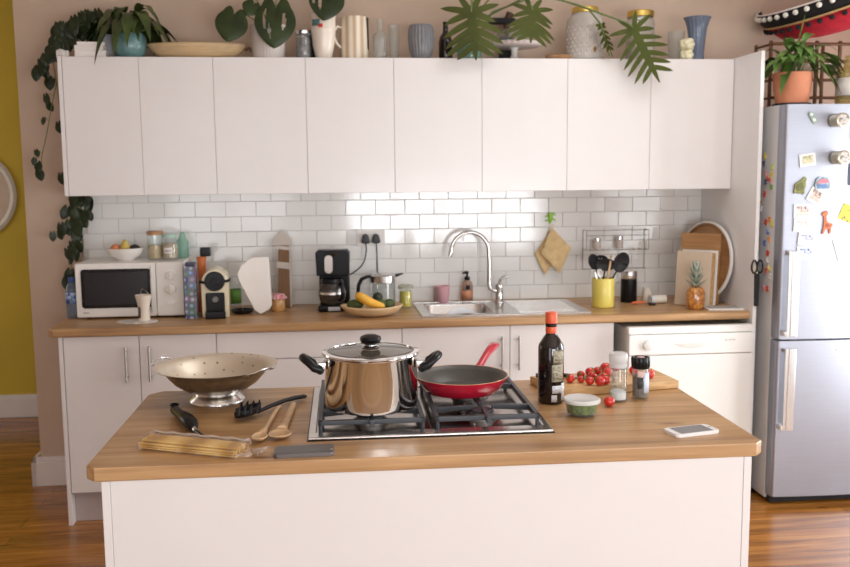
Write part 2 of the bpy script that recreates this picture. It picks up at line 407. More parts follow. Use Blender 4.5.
# ------------------------------------------------------------------ metro tile splashback (one surface)
g = G()
g.box(.19, XP, -.006, 0, CT, UB + .03)
struct(g.put('trim_1', M_GROUT), 'grey grout behind the white metro tiles')
g = G(); row = 0; z = CT + .001
rt = random.Random(3)
while z < UB + .02:
    z1 = min(z + .0735, UB + .03)
    x = .192 + (.0 if row % 2 else -.0753) + .0235
    while x < XP - .004:
        xa, xb = max(x, .193), min(x + .1485, XP - .001)
        if xb - xa > .012:
            M = Matrix.Translation(((xa + xb) / 2, -.0085, (z + z1) / 2)) @ Matrix.Rotation(R(rt.gauss(0, .22)), 4, 'X') @ Matrix.Rotation(R(rt.gauss(0, .3)), 4, 'Z')
            hw, hh = (xb - xa) / 2, (z1 - z) / 2
            g.box(-hw, hw, -.004, .004, -hh, hh, .0016, 2, M=M)
        x += .1505
    z += .0757; row += 1
struct(g.put('trim_2', M_TILE, ang=15), 'glossy white metro tiles laid in brick bond')
struct(G().box(.183, .19, -.014, 0, CT, UB).put('trim_3', M_STEEL), 'thin metal edging strip at left end of tiles')

# ------------------------------------------------------------------ wall cabinets
UX = [.2128, .566, .896, 1.314, 1.722, 2.138, 2.551, 2.960, XP - .002]
UY = -.358
def wall_cab(i, x0, x1, xm, label, left_panel=False):
    t = thing('wall_cabinet', label, 'cabinet', ((x0 + x1) / 2, 0, UB), 0, 'row of wall cabinets')
    c = (x0 + x1) / 2
    G().box(x0 - c + .0005, x1 - c - .0005, UY + .02, -.018, .0, UT - UB).put('body', M_CARC, t)
    if left_panel:
        G().box(x0 - c, x0 - c + .018, UY, UY + .0199, 0, UT - UB, .001).put('side_panel', M_WHITE, t)
        x0 += .0195
    for a, b in ((x0, xm), (xm, x1)):
        G().box(a - c + .0007, b - c - .0007, UY, UY + .0185, .001, UT - UB - .001, .0014).put('door', M_WHITE, t)
wall_cab(0, UX[0], UX[2], UX[1], 'white glossy wall cabinet above the microwave, leftmost in the row', True)
wall_cab(1, UX[2], UX[4], UX[3], 'white glossy wall cabinet above the black coffee maker')
wall_cab(2, UX[4], UX[6], UX[5], 'white glossy wall cabinet above the sink tap')
wall_cab(3, UX[6], UX[8], UX[7], 'white glossy wall cabinet above the wire rack, rightmost in the row')
o = G().box(XP, XP + .018, -.63, -.001, 0.0, UT + .004, .001).put('end_panel', mat('panel_white', (.86, .85, .85), .35, var=.01))
tag(o, 'tall white panel between the counter and the fridge', 'panel')

# ------------------------------------------------------------------ base cabinets
DY = -.583
M_HAND = mat('handle_steel', (.5, .48, .46), .3, 1, var=.03)
def bar_handle(x, parent, z0=.655, z1=.815):
    g = G(); g.cyl((x, DY - .03, z0), (x, DY - .03, z1), .0055, n=10)
    for z in (z0 + .02, z1 - .02): g.cyl((x, DY - .03, z), (x, DY - .0005, z), .004, n=8)
    return g.put('handle', M_HAND, parent)
def base_cab(x0, x1, label, doors=None, drawers=None, handles=(), side=False):
    t = thing('base_cabinet', label, 'cabinet', (x0, 0, 0), 0, 'base cabinets under the long counter')
    W_ = x1 - x0
    g = G(); g.box(.0005, .0175, DY + .021, -.03, .15, .86); g.box(W_ - .0175, W_ - .0005, DY + .021, -.03, .15, .86)
    g.box(.0175, W_ - .0175, DY + .021, -.03, .15, .166); g.box(.0175, W_ - .0175, -.036, -.03, .166, .86); g.box(.0175, W_ - .0175, DY + .021, DY + .05, .82, .86)
    g.put('body', M_CARC, t)
    a0 = 0
    if side:
        G().box(0, .018, DY, DY + .0208, 0, .862, .001).put('side_panel', M_WHITE, t)
        G().box(0, .018, DY + .0212, -.03, 0, .1495).put('side_panel', M_WHITE, t); a0 = .0195
    G().box(a0, W_ - .0005, -.53, -.515, .001, .149).put('plinth', mat('plinth_grey', (.45, .38, .37), .5, var=.04), t)
    if doors:
        ed = [a0] + [d - x0 for d in doors] + [W_]
        for k in range(len(ed) - 1):
            d = G().box(ed[k] + .0014, ed[k + 1] - .0014, DY, DY + .0185, .151, .859, .0014).put('door', M_WHITE, t)
            for h in handles:
                if ed[k] < h - x0 < ed[k + 1]: bar_handle(h - x0, d)
    if drawers:
        for z0, z1 in drawers:
            G().box(.0014, W_ - .0014, DY, DY + .0185, z0 + .0015, z1 - .0015, .0014).put('drawer', M_WHITE, t)
    return t
base_cab(.2128, .895, 'white base cabinet with two bar-handled doors under the microwave', [.558], None, (.503, .604), True)
base_cab(.895, 1.728, 'white base cabinet of wide drawers behind the colander and steel pot', None, [(.15, .44), (.44, .736), (.7365, .86)])
base_cab(1.728, 2.724, 'white base cabinet with two doors and bar handles under the sink', [2.229], None, (2.188, 2.268))

# ------------------------------------------------------------------ long counter with sink opening
SX0, SX1, SY0, SY1 = 1.862, 2.19, -.475, -.125       # bowl opening
t = thing('worktop', 'long oak worktop with white kitchen cabinets beneath, against tiled wall', 'worktop', (0, 0, 0))
g = G(); zb, zt = .8625, CT
# front nosing, rounded over, following the clipped left corner
for (a, b, c, d) in ((.2, SX0, -.595, -.002), (SX1, XP - .0005, -.595, -.002), (SX0, SX1, -.595, SY0), (SX0, SX1, SY1, -.002)):
    g.box(a, b, c, d, zb, zt)
prof = [(-.595, zb), (-.6045, zb + .003), (-.607, zb + .01), (-.607, zt - .010), (-.6045, zt - .003), (-.597, zt), (-.595, zt)]
va = [g.bm.verts.new((.2, y, z)) for y, z in prof]; vb = [g.bm.verts.new((XP - .0005, y, z)) for y, z in prof]
for k in range(len(prof) - 1): g.bm.faces.new((va[k], vb[k], vb[k + 1], va[k + 1]))
g.bm.faces.new(va); g.bm.faces.new(vb[::-1])
g.prism([(.2, -.002), (.174, -.002), (.174, -.585), (.2, -.607)], zb, zt, bev=.004)
g.put('top', M_TOP, t)

# ------------------------------------------------------------------ kitchen island (slightly turned)
isl = thing('kitchen_island', 'oak-topped island with glossy white front panel in the foreground', 'kitchen island', (1.6, -2, 0), -.0128)
ix = lambda x: x - 1.6
iy = lambda y: y + 2
x0, x1, y0, y1 = ix(.889), ix(2.396), iy(-2.722), iy(-2.030)
g = G(); ch = .022
g.prism([(x0 + .035, y1), (x0, y1 - .035), (x0, y0 + ch), (x0 + ch, y0), (x1 - ch, y0), (x1, y0 + ch), (x1, y1 - .03), (x1 - .03, y1)], IZ - .032, IZ, bev=.004)
g.put('top', M_TOP, isl)
bx0, bx1, by0, by1 = x0 + .034, x1 - .030, y0 + .004, y1 - .02
G().box(bx0 + .0185, bx1 - .0185, by0 + .001, by0 + .019, .002, IZ - .0325, .001).put('front_panel', M_WHITE, isl)
G().box(bx0, bx0 + .018, by0 + .0, by1, .001, IZ - .0325, .001).put('side_panel', M_WHITE, isl)
G().box(bx1 - .018, bx1, by0 + .0, by1, .001, IZ - .0325, .001).put('side_panel', M_WHITE, isl)
G().box(bx0 + .019, bx1 - .019, by1 - .02, by1 - .001, .001, IZ - .0325).put('back_panel', M_CARC, isl)

# ------------------------------------------------------------------ gas hob
hob = thing('gas_hob', 'stainless gas hob with black pan supports set in the island', 'hob', (1.6, -2, IZ), -.0128)
hx0, hx1, hy0, hy1 = ix(1.3577), ix(1.9377), iy(-2.584), iy(-2.072)
M_HOBIN = mat('hob_tray', (.42, .38, .35), .16, 1, var=.08)
g = G()
g.box(hx0, hx1, hy0, hy0 + .045, .0005, .008, .003); g.box(hx0, hx1, hy1 - .018, hy1, .0005, .008, .003)
g.box(hx0, hx0 + .018, hy0 + .04, hy1 - .014, .0005, .008, .003); g.box(hx1 - .018, hx1, hy0 + .04, hy1 - .014, .0005, .008, .003)
g.put('frame', mat('hob_steel', (.74, .71, .68), .25, 1, var=.05), hob)
G().box(hx0 + .0175, hx1 - .0175, hy0 + .0445, hy1 - .0175, .0005, .003).put('tray', M_HOBIN, hob)
hcx = (hx0 + hx1) / 2
o = G().box(hx0 - .003, hx1 + .003, hy0 - .003, hy1 + .003, .0002, .0012).put('seal', M_BLK, hob)
BUR = [(hcx - .14, hy0 + .145, .030), (hcx - .14, hy0 + .375, .036), (hcx + .14, hy0 + .145, .026), (hcx + .14, hy0 + .375, .042)]
for bx, by, br in BUR:
    b = G().lathe([(br + .012, 0), (br + .012, .006), (br + .004, .009), (br + .004, .016), (0, .016)], (0, 0, 0), 36).put('burner', mat('burner_alloy', (.30, .29, .28), .5, 1), hob, loc=(bx, by, .003))
    G().lathe([(br + .002, .0162), (br + .003, .019), (br, .022), (0, .0225)], (0, 0, 0), 36).put('burner_cap', M_IRON, b)
for sx in (-1, 1):
    g = G()
    cx = hcx + sx * .14; w_ = .128; ya, yb = hy0 + .048, hy1 - .022; zt = .034; t_ = .0055
    g.box(cx - w_, cx + w_, ya, ya + .011, .022, zt, .002); g.box(cx - w_, cx + w_, yb - .011, yb, .022, zt, .002)
    g.box(cx - w_, cx - w_ + .011, ya, yb, .022, zt, .002); g.box(cx + w_ - .011, cx + w_, ya, yb, .022, zt, .002)
    for bx, by, br in BUR:
        if abs(bx - cx) > .05: continue
        for a in (0, 90, 180, 270):
            d = (math.cos(R(a)), math.sin(R(a)))
            ex = cx + d[0] * w_ if d[0] else 0
            r0 = .024; r1 = (w_ - .004) if abs(d[0]) > .5 else .113
            M = Matrix.Translation((bx, by, 0)) @ Matrix.Rotation(R(a), 4, 'Z')
            g.prism([(r0, .026), (r1, .018), (r1, zt), (r0, zt + .003)], -t_, t_, M=M @ Matrix.Rotation(R(90), 4, 'X'), bev=.0015)
    for fx in (cx - w_ + .006, cx + w_ - .006):
        for fy in (ya + .006, yb - .006): g.cyl((fx, fy, .003), (fx, fy, .024), .005, n=8)
    g.put('pan_support', M_IRON, hob)
GZ = IZ + .0375

# ------------------------------------------------------------------ stock pot
pot = thing('stock_pot', 'shiny stainless pot with glass lid and black handles on the hob', 'pot', (1.506, -2.415, GZ))
pr = .116
G().lathe([(0, 0), (pr - .012, 0), (pr - .002, .004), (pr, .012), (pr, .128), (pr + .004, .132), (pr + .004, .134), (pr - .003, .133), (pr - .004, .02), (pr - .02, .012), (0, .012)], n=72).put('body', M_POTST, pot, ang=50)
g = G(); g.lathe([(pr + .002, .1345), (pr + .005, .137), (pr + .004, .1405), (pr - .008, .1415), (pr - .009, .137), (pr + .002, .1345)], n=72)
lid = g.put('lid', M_POTST, pot)
prof = [(pr - .009 - .107 * (1 - math.cos(R(90 - k * 9))) * 0 - (pr - .009) * k / 10, .1385 + .009 * math.sin(R(k * 9))) for k in range(11)]
M_LIDG = glass('lid_glass', (.62, .58, .50), (.30, .27, .22), .25, .04, 1.4)
G().lathe(prof, n=64).put('lid_glass', M_LIDG, lid, solid=.003)
g = G(); g.lathe([(0, .148), (.020, .148), (.022, .151), (.017, .154), (.017, .157), (0, .157)], n=32); g.put('knob_collar', M_POTST, lid)
g = G(); g.lathe([(0, .1572), (.016, .1572), (.024, .162), (.027, .169), (.025, .176), (.014, .181), (0, .182)], n=32); g.put('knob', M_BLK, lid)
for sg, nm in ((-1, 0), (1, 1)):
    a = R(-12) if sg > 0 else R(8)
    M = Matrix.Rotation(a, 4, 'Z') @ Matrix.Diagonal((sg, 1, 1, 1))
    g = G(); g.box(pr - .002, pr + .022, -.024, .024, .100, .122, .005, M=M)
    h = g.put('handle_bracket', M_STEEL, pot)
    pts = [(pr + .014, -.034, .105), (pr + .03, -.036, .112), (pr + .040, -.030, .122), (pr + .050, -.016, .130), (pr + .053, 0, .132), (pr + .050, .016, .130), (pr + .040, .030, .122), (pr + .03, .036, .112), (pr + .014, .034, .105)]
    g = G(); g.tube([M @ Vector(p) for p in pts], [.010, .011, .010, .010, .0105, .010, .010, .011, .010], 12)
    g.tube([M @ Vector((pr + .016, -.036, .104)), M @ Vector((pr + .016, .036, .104))], .010, 10)
    g.put('handle', M_BLK, pot)

# ------------------------------------------------------------------ frying pan
pan = thing('frying_pan', 'red frying pan with dark non-stick inside on the hob', 'frying pan', (1.752, -2.295, GZ))
r = .123
G().lathe([(0, 0), (.088, 0), (.097, .003), (r - .006, .030), (r, .041), (r + .001, .044)], n=72).put('body', M_RED, pan, ang=60)
G().lathe([(0, .004), (.086, .004), (.095, .008), (r - .009, .032), (r - .003, .044), (r + .001, .0445), (r + .001, .0441)], n=72).put('cooking_surface', M_NONST, pan, ang=60)
G().lathe([(r - .002, .0446), (r + .0015, .0452), (r + .0018, .0442)], n=72).put('rim', mat('pan_rim', (.6, .35, .2), .3, .5), pan)
d = Vector((1.93 - 1.752, -1.985 + 2.295, 0)).normalized()
P = lambda q, z: (d.x * q, d.y * q, z)
G().tube([P(r - .002, .034), P(r + .03, .046), P(r + .07, .062), P(r + .105, .072), P(r + .135, .076), P(r + .150, .075), P(r + .155, .072)], [.012, .011, .012, .014, .015, .012, .005], 14, flat=.75).put('handle', M_RED, pan)

# ------------------------------------------------------------------ colander
col = thing('colander', 'footed metal colander with wire handles, left on the island', 'colander', (1.092, -2.15, IZ), 0)
M_COL = ramp_mat('perforated_steel', 'voronoi', [(0, (.9, .85, .75)), (.10, (.85, .78, .65)), (.13, (.30, .24, .17)), (1, (.42, .35, .26))], .3, 42, dist=0, metal=.9)
M_COLI = ramp_mat('perforated_steel_inside', 'voronoi', [(0, (.25, .2, .14)), (.12, (.3, .24, .17)), (.17, (.72, .64, .52)), (1, (.74, .66, .54))], .45, 42, dist=0, metal=.7)
cp = [(.062, .026), (.085, .034), (.112, .052), (.132, .074), (.140, .090)]
G().lathe([(0, .0235)] + cp + [(.166, .097), (.168, .0985)], n=72).put('bowl', M_COL, col, ang=60)
G().lathe([(0, .0255), (.060, .028)] + [(a - .0015, b + .0018) for a, b in cp[1:]] + [(.166, .0990), (.168, .0987)], n=72).put('lining', M_COLI, col, ang=60)
G().lathe([(.073, 0), (.071, .006), (.056, .016), (.055, .024), (.058, .0245), (.060, .017), (.075, .007), (.076, .0)], n=56).put('foot', M_STEEL, col, ang=50)
for a in (158, -38):
    ca = R(a); tx = Vector((-math.sin(ca), math.cos(ca), 0)); rd = Vector((math.cos(ca), math.sin(ca), 0))
    pts = [rd * q + tx * s_ + Vector((0, 0, z_)) for q, s_, z_ in ((.148, -.05, .094), (.163, -.048, .0965), (.178, -.036, .103), (.184, -.014, .107), (.184, .014, .107), (.178, .036, .103), (.163, .048, .0965), (.148, .05, .094))]
    G().tube(pts, .0028, 8).put('handle', M_STEEL, col)

# ------------------------------------------------------------------ things on the island
# black hand tool with ridged handle
t = thing('potato_masher', 'black-handled kitchen tool with thin shaft beside the colander', 'kitchen tool', (1.060, -2.425, IZ))
Q = lambda x, y, z=.0: (x - 1.05, y + 2.42, z)
g = G(); g.tube([Q(.988, -2.285, .014), Q(.998, -2.31, .016), Q(1.012, -2.345, .017), Q(1.03, -2.385, .019), Q(1.045, -2.42, .020), Q(1.058, -2.448, .016), Q(1.066, -2.468, .010)], [.010, .0135, .0125, .017, .0185, .017, .009], 14, flat=.8)
g.put('grip', M_BLK, t)
G().tube(arc((-.060, .135), .009, 0, 360, 16, 'xy', .025), .0032, 6).put('hanging_loop', M_BLK, t)
G().tube([Q(1.064, -2.462, .011), Q(1.072, -2.482, .009)], [.0075, .006], 10).put('ferrule', M_STEEL, t)
G().tube([Q(1.07, -2.478, .009), Q(1.088, -2.515, .008), Q(1.100, -2.540, .007), Q(1.104, -2.548, .006)], [.0045, .0045, .005, .0035], 8).put('shaft', M_BLK, t)
# spaghetti server
t = thing('spaghetti_server', 'black toothed spaghetti server lying right of the colander', 'spaghetti server', (1.195, -2.338, IZ))
Q = lambda x, y, z=.0: (x - 1.2, y + 2.36, z)
def bowlf(u, v):
    a = (u - .5) * PI * .95; x = 1.168 + .062 * v; wd = .032 * math.sin(PI * (.12 + .80 * v)) + .004
    return Q(x, -2.392 + .02 * v + wd * math.sin(a), .006 + .024 * (1 - math.cos(a)) * .9 + .010 * v * v)
G().grid(bowlf, 12, 10).put('bowl', M_BLKM, t, solid=.003)
for k in range(8):
    g = G(); s_ = k % 4; sd = -1 if k < 4 else 1
    x = 1.180 + s_ * .0145; y = -2.392 + sd * .030 + s_ * .004
    g.tube([Q(x, y, .020), Q(x + .001, y - sd * .001, .032), Q(x + .004, y - sd * .006, .041)], [.004, .0033, .0015], 8)
    g.put('tooth', M_BLKM, t)
G().tube([Q(1.222, -2.375, .014), Q(1.25, -2.335, .018), Q(1.285, -2.28, .018), Q(1.315, -2.235, .014), Q(1.335, -2.212, .011), Q(1.341, -2.206, .010)], [.006, .007, .0075, .009, .0085, .004], 10, flat=.7).put('handle', M_BLKM, t)
# wooden spoons
def spoon(label, bowlc, tip_dir, pts, rb, rl, mname):
    t = thing('wooden_spoon', label, 'wooden spoon', (bowlc[0], bowlc[1], IZ), 0, 'wooden spoons lying by the hob')
    ang = math.atan2(tip_dir[1], tip_dir[0])
    M = Matrix.Rotation(ang, 4, 'Z')
    def f(u, v):
        a = 2 * PI * v; q = u
        x = rl * q * math.cos(a); y = rb * q * math.sin(a) * (1 + .15 * math.cos(a)); z = .003 + .011 * q ** 2.2
        return M @ Vector((x, y, z))
    G().grid(f, 8, 28).put('bowl', M_SPOON, t, solid=.003)
    g = G(); g.tube([(a - bowlc[0], b - bowlc[1], c) for a, b, c in pts[0]], pts[1], 12, flat=.8); g.put('handle', M_SPOON, t)
spoon('slim wooden spoon lying left of the broader wooden spoon', (1.238, -2.562), (-.1, -1), ([(1.242, -2.535, .010), (1.249, -2.47, .010), (1.258, -2.37, .010), (1.268, -2.27, .009), (1.269, -2.262, .009)], [.010, .0065, .006, .0065, .003]), .0185, .030, 'a')
spoon('broad wooden spoon with rounded bowl beside the hob', (1.284, -2.545), (-.05, -1), ([(1.287, -2.510, .011), (1.290, -2.47, .011), (1.295, -2.40, .010), (1.301, -2.31, .010), (1.304, -2.265, .009), (1.3045, -2.258, .009)], [.013, .011, .0095, .009, .009, .004]), .027, .034, 'b')
# spaghetti packet
t = thing('spaghetti_packet', 'clear bag of dry spaghetti lying at the island front edge', 'pasta packet', (1.10, -2.615, IZ), R(-24))
M_PASTA = ramp_mat('dry_spaghetti', 'wave', [(0, (.50, .27, .04)), (.5, (.72, .44, .10)), (1, (.85, .60, .20))], .45, 60, (0.05, 1, 1), dist=.3, detail=1)
g = G(); rs = random.Random(5)
for k in range(60):
    yy = (k % 15 - 7) * .0042 + rs.uniform(-.001, .001); zz = .004 + (k // 15) * .0052 + rs.uniform(-.0006, .0006)
    if abs(yy) > .024 and k // 15 == 3: continue
    g.cyl((-.128 + rs.uniform(-.004, .004), yy, zz), (.117 + rs.uniform(-.004, .002), yy + rs.uniform(-.001, .001), zz), .0023, n=6)
g.put('spaghetti', M_PASTA, t)
M_FILM = glass('crinkled_film', (.99, .98, .97), (.88, .80, .74), .07, .15, .9, .5)
def film(u, v):
    x = -.140 + .285 * u; e = min(1, (1 - u) / .12 + .12); e2 = min(1, u / .06 + .35)
    a = PI * v; wv = .0018 * math.sin(37 * u + 9 * v) + .0012 * math.sin(71 * u - 13 * v)
    return (x, -(.036 * e * e2 + wv) * math.cos(a), .0008 + (.029 * e * e2 + wv) * math.sin(a) ** .7)
G().grid(film, 60, 16).put('wrapper', M_FILM, t)
g = G()
def crest(u, v):
    x = -.13 + .25 * u; return (x, .022 + .016 * v + .0015 * math.sin(40 * u) * v, .026 + .005 * math.sin(v * PI) + .0012 * math.sin(31 * u + 3 * v) - .012 * v * v)
g.grid(crest, 50, 4)
def twist(u, v):
    return (.136 + .03 * u, (v - .5) * (.012 + .05 * u * u) + .012, .008 + .003 * math.sin(20 * v + 5 * u) + .004 * u)
g.grid(twist, 8, 12)
plabel(g.put('wrapper_fold', glass('film_fold', (.95, .92, .90), (.82, .70, .62), .45, .25, .8, .6), t, solid=.0006), 'crumpled pale film along the back edge and twisted end')
# phones
def phone(label, c, rz, w_, h_, body, scr, th=.009):
    t = thing('smartphone', label, 'smartphone', (c[0], c[1], IZ), rz)
    G().prism(rrect(w_, h_, .009), .0002, th, bev=.0015).put('body', body, t)
    G().box(-w_ / 2 + (.016 if body is M_PHW else .004), w_ / 2 - (.016 if body is M_PHW else .004), -h_ / 2 + .005, h_ / 2 - .005, th, th + .0006).put('screen', scr, t)
    if body is M_PHW: G().lathe([(0, 0), (.0045, 0), (.0045, .0006), (0, .0006)], (w_ / 2 - .008, 0, th), 20).put('home_button', M_STEEL, t)
    else: G().cyl((w_ / 2 - .006, -h_ / 2 + .02, th), (w_ / 2 - .006, -h_ / 2 + .02, th + .0015), .003, n=12).put('button', M_STEEL, t)
M_PHW = mat('phone_white', (.85, .85, .85), .25, var=.01)
M_PHG = mat('phone_grey', (.17, .155, .15), .35, .6, var=.05)
phone('dark grey phone lying at the island edge by the spoons', (1.344, -2.668), R(.5), .132, .064, M_PHG, mat('phone_back_dark', (.07, .062, .058), .28, var=.1))
phone('white phone with grey screen lying on the right of the island', (2.252, -2.631), R(12.5), .119, .060, M_PHW, mat('phone_screen_grey', (.16, .16, .165), .12, var=.05), .008)
# dark glass bottle with orange cap
t = thing('sauce_bottle', 'dark glass bottle with orange cap and labels on the island', 'bottle', (1.993, -2.305, IZ), R(-14)); t.scale = (1, 1, 1.05)
M_DG = mat('dark_glass', (.012, .007, .006), .07, var=.3, coat=.5)
bw = .0345
G().lathe([(0, 0), (bw - .004, 0), (bw, .005), (bw, .142), (bw - .002, .152), (.022, .168), (.0145, .178), (.0135, .186), (.0135, .19), (0, .19)], n=48).put('glass', M_DG, t, ang=60)
M_ORC = mat('orange_cap', (.75, .11, .035), .35, var=.05)
G().lathe([(.0148, .181), (.0152, .183), (.0152, .196), (.0148, .1975)], n=32).put('neck_sleeve', M_ORC, t)
G().lathe([(.0150, .1976), (.0150, .206)], n=32).put('neck_band', M_BLK, t, solid=.0006)
cap = G().lathe([(.0154, .2062), (.0156, .208), (.0156, .232), (.0145, .2345), (0, .235)], n=32, flute=.012, fn=32).put('cap', M_ORC, t)
def curved_label(name, r_, a0, a1, z0, z1, m, par, n=10):
    g = G(); g.grid(lambda u, v: (r_ * math.cos(R(a0 + (a1 - a0) * u)), r_ * math.sin(R(a0 + (a1 - a0) * u)), z0 + (z1 - z0) * v), n, 1)
    return g.put(name, m, par, solid=.0005)
M_LGOLD = ramp_mat('gold_label_print', 'noise', [(.35, (.08, .07, .05)), (.5, (.36, .32, .22)), (.7, (.5, .46, .36))], .5, 120, (1, 1, 2.2), dist=0)
M_LWH = ramp_mat('white_label_print', 'noise', [(.35, (.35, .38, .45)), (.5, (.8, .8, .84)), (1, (.86, .86, .88))], .5, 160, (1, 1, 3), dist=0)
def lab(a0, a1, z0, z1, m, n='label', r_=bw + .0006): return curved_label(n, r_, a0, a1, z0, z1, m, t)
plabel(lab(-80, -25, .105, .140, M_LGOLD), 'gold lettering on dark label')
plabel(lab(-86, -28, .060, .1035, mat('label_border', (.42, .39, .30), .5)), 'pale framed label')
curved_label('label_panel', bw + .0013, -82, -32, .064, .0995, M_LGOLD, t)
plabel(lab(-84, -40, .030, .050, M_LWH), 'small white label')
lab(-87, -62, .008, .026, M_LWH); lab(-38, -5, .010, .055, M_LWH)
# pesto tub
t = thing('pesto_tub', 'clear round tub of green pesto with translucent lid', 'food tub', (2.04, -2.440, IZ), 0)
G().lathe([(0, .0005), (.034, .0005), (.036, .004), (.0385, .010), (.042, .034), (.0425, .036), (.0405, .036), (.037, .011), (.034, .006), (0, .006)], n=48).put('tub', M_GLASS, t, ang=50)
G().lathe([(0, .0085), (.0362, .0085), (.0398, .032), (0, .0335)], n=40).put('pesto', ramp_mat('pesto_green', 'noise', [(.3, (.05, .09, .01)), (.5, (.13, .21, .02)), (.75, (.3, .36, .07))], .4, 90, dist=.5, bump=.5), t)
G().lathe([(.0445, .034), (.046, .036), (.046, .041), (.042, .0425), (.039, .0405), (0, .0405), (0, .042), (.038, .042), (.0435, .0445), (.0475, .0415), (.0475, .035), (.0445, .034)], n=56).put('lid', glass('frosted_lid', (.9, .9, .88), (.84, .84, .82), .72, .25), t)
# salt grinder
t = thing('salt_grinder', 'clear salt grinder with frosted cap beside the pesto tub', 'salt grinder', (2.176, -2.315, IZ))
G().lathe([(0, .0005), (.0235, .0005), (.0245, .004), (.0235, .03), (.022, .09), (.0215, .092), (.0205, .09), (.0225, .028), (.0225, .006), (0, .006)], n=40).put('jar', M_GLASS, t, ang=50)
G().lathe([(0, .0068), (.0218, .0068), (.0216, .026), (.012, .031), (0, .029)], n=32).put('salt', mat('coarse_salt', (.9, .9, .9), .6, var=.05, scale=200, bump=.6, bscale=400), t)
G().lathe([(0, .093), (.0235, .093), (.0245, .095), (.0245, .103), (.0225, .104), (.024, .106), (.0255, .124), (.023, .131), (.015, .134), (0, .134)], n=40).put('cap', glass('frosted_cap', (.9, .9, .9), (.84, .83, .82), .62, .2), t)
text_obj('SALT', .017, mat('label_grey', (.12, .14, .13), .5), t, Matrix.Translation((-.018, -.0165, .058)) @ Matrix.Rotation(R(-52), 4, 'Z') @ FRONT @ Matrix.Rotation(R(-90), 4, 'Z'))
# pepper grinder
t = thing('pepper_grinder', 'peppercorn grinder with black fluted cap and blue-white label', 'pepper grinder', (2.246, -2.292, IZ))
G().lathe([(0, .0005), (.0215, .0005), (.0222, .004), (.0222, .075), (.0195, .082), (.0185, .082), (.0212, .074), (.0212, .005), (0, .005)], n=40).put('jar', M_GLASS, t, ang=50)
G().lathe([(0, .0062), (.0204, .0062), (.0204, .062), (0, .063)], n=32).put('peppercorns', ramp_mat('peppercorn_mix', 'voronoi', [(0, (.02, .015, .012)), (.4, (.10, .07, .05)), (.7, (.24, .18, .13)), (1, (.05, .03, .03))], .6, 260, bump=.8, dist=0), t)
G().lathe([(0, .0825), (.021, .0825), (.0235, .086), (.0250, .108), (.0235, .114), (.018, .115), (.016, .110), (0, .109)], n=64, flute=.045, fn=16).put('cap', M_BLK, t, ang=50)
G().lathe([(0, .1095), (.013, .1105), (.009, .115), (0, .117)], n=24).put('grinder_top', mat('smoky_pink', (.5, .34, .32), .3), t)
def lab2(a0, a1, z0, z1, m, nm='label', rr=.0228): return curved_label(nm, rr, a0, a1, z0, z1, m, t)
plabel(lab2(-85, -12, .018, .074, mat('pale_blue_label', (.60, .70, .84), .5)), 'pale blue back label')
plabel(lab2(-130, -86, .062, .078, mat('pale_red_label', (.78, .55, .50), .5)), 'pinkish label strip')
plabel(lab2(-128, -92, .030, .060, mat('dark_label_oval', (.05, .05, .05), .5)), 'dark oval label')
# chopping board with tomatoes and knife
t = thing('chopping_board', 'thick pale wooden chopping board under the cherry tomatoes', 'chopping board', (2.2, -2.10, IZ), 0)
poly = [(2.026, -2.262), (2.390, -2.205), (2.372, -2.035), (1.985, -2.090)]
G().prism([(a - 2.2, b + 2.10) for a, b in poly], .0005, .024, bev=.003).put('board', M_BOARDL, t)
BZ = IZ + .024
TP = [(2.078, -2.190), (2.108, -2.196), (2.122, -2.142), (2.156, -2.116), (2.150, -2.160), (2.124, -2.226), (2.149, -2.238), (2.170, -2.226), (2.214, -2.082), (2.202, -2.140), (2.178, -2.185), (2.290, -2.112), (2.318, -2.168), (2.250, -2.068), (2.184, -2.100)]
TR = [.013, .0105, .012, .0135, .0125, .0125, .0145, .0135, .0165, .015, .0125, .014, .0135, .013, .0125]
M_STALK = mat('tomato_stalk', (.10, .20, .03), .6)
def tomato(x, y, z, r_, label, grp, seed):
    rs = random.Random(seed)
    t = thing('cherry_tomato', label, 'tomato', (x, y, z), rs.uniform(0, 6), grp)
    G().ball((0, 0, r_ * .94), (r_, r_, r_ * .94), 20).put('fruit', M_TOM, t)
    g = G(); tl = R(rs.uniform(20, 70))
    M = Matrix.Translation((0, 0, r_ * .94)) @ Matrix.Rotation(tl, 4, 'X')
    for k in range(5):
        a = k * 2 * PI / 5; g.tube([M @ Vector((0, 0, r_ * .97)), M @ Vector((math.cos(a) * r_ * .35, math.sin(a) * r_ * .35, r_ * .99)), M @ Vector((math.cos(a) * r_ * .6, math.sin(a) * r_ * .6, r_ * .95))], [.0011, .0012, .0004], 5)
    g.tube([M @ Vector((0, 0, r_ * .95)), M @ Vector((0, 0, r_ * 1.2))], .0009, 5)
    g.put('stalk', M_STALK, t)
order = sorted(range(len(TP)), key=lambda i: TP[i][0])
words = ['leftmost', 'second', 'third', 'fourth', 'fifth', 'sixth', 'seventh', 'eighth', 'ninth', 'tenth', 'eleventh', 'twelfth', 'thirteenth', 'fourteenth', 'rightmost']
for n_, i in enumerate(order):
    lb = '%s cherry tomato on the chopping board, counted from the left' % words[n_] if n_ not in (0, 14) else '%s cherry tomato on the chopping board' % words[n_]
    tomato(TP[i][0], TP[i][1], BZ + .0002, TR[i], lb, 'cherry tomatoes on the board', i)
tomato(2.134, -2.372, IZ + .0002, .0145, 'lone cherry tomato on the worktop in front of salt grinder', None, 40)
t = thing('kitchen_knife', 'dark-handled knife lying on the board behind the bottle', 'knife', (2.04, -2.125, BZ), R(-8))
G().prism([(.055, -.010), (.13, -.008), (.165, .006), (.055, .010)], .004, .0055).put('blade', M_STEEL, t)
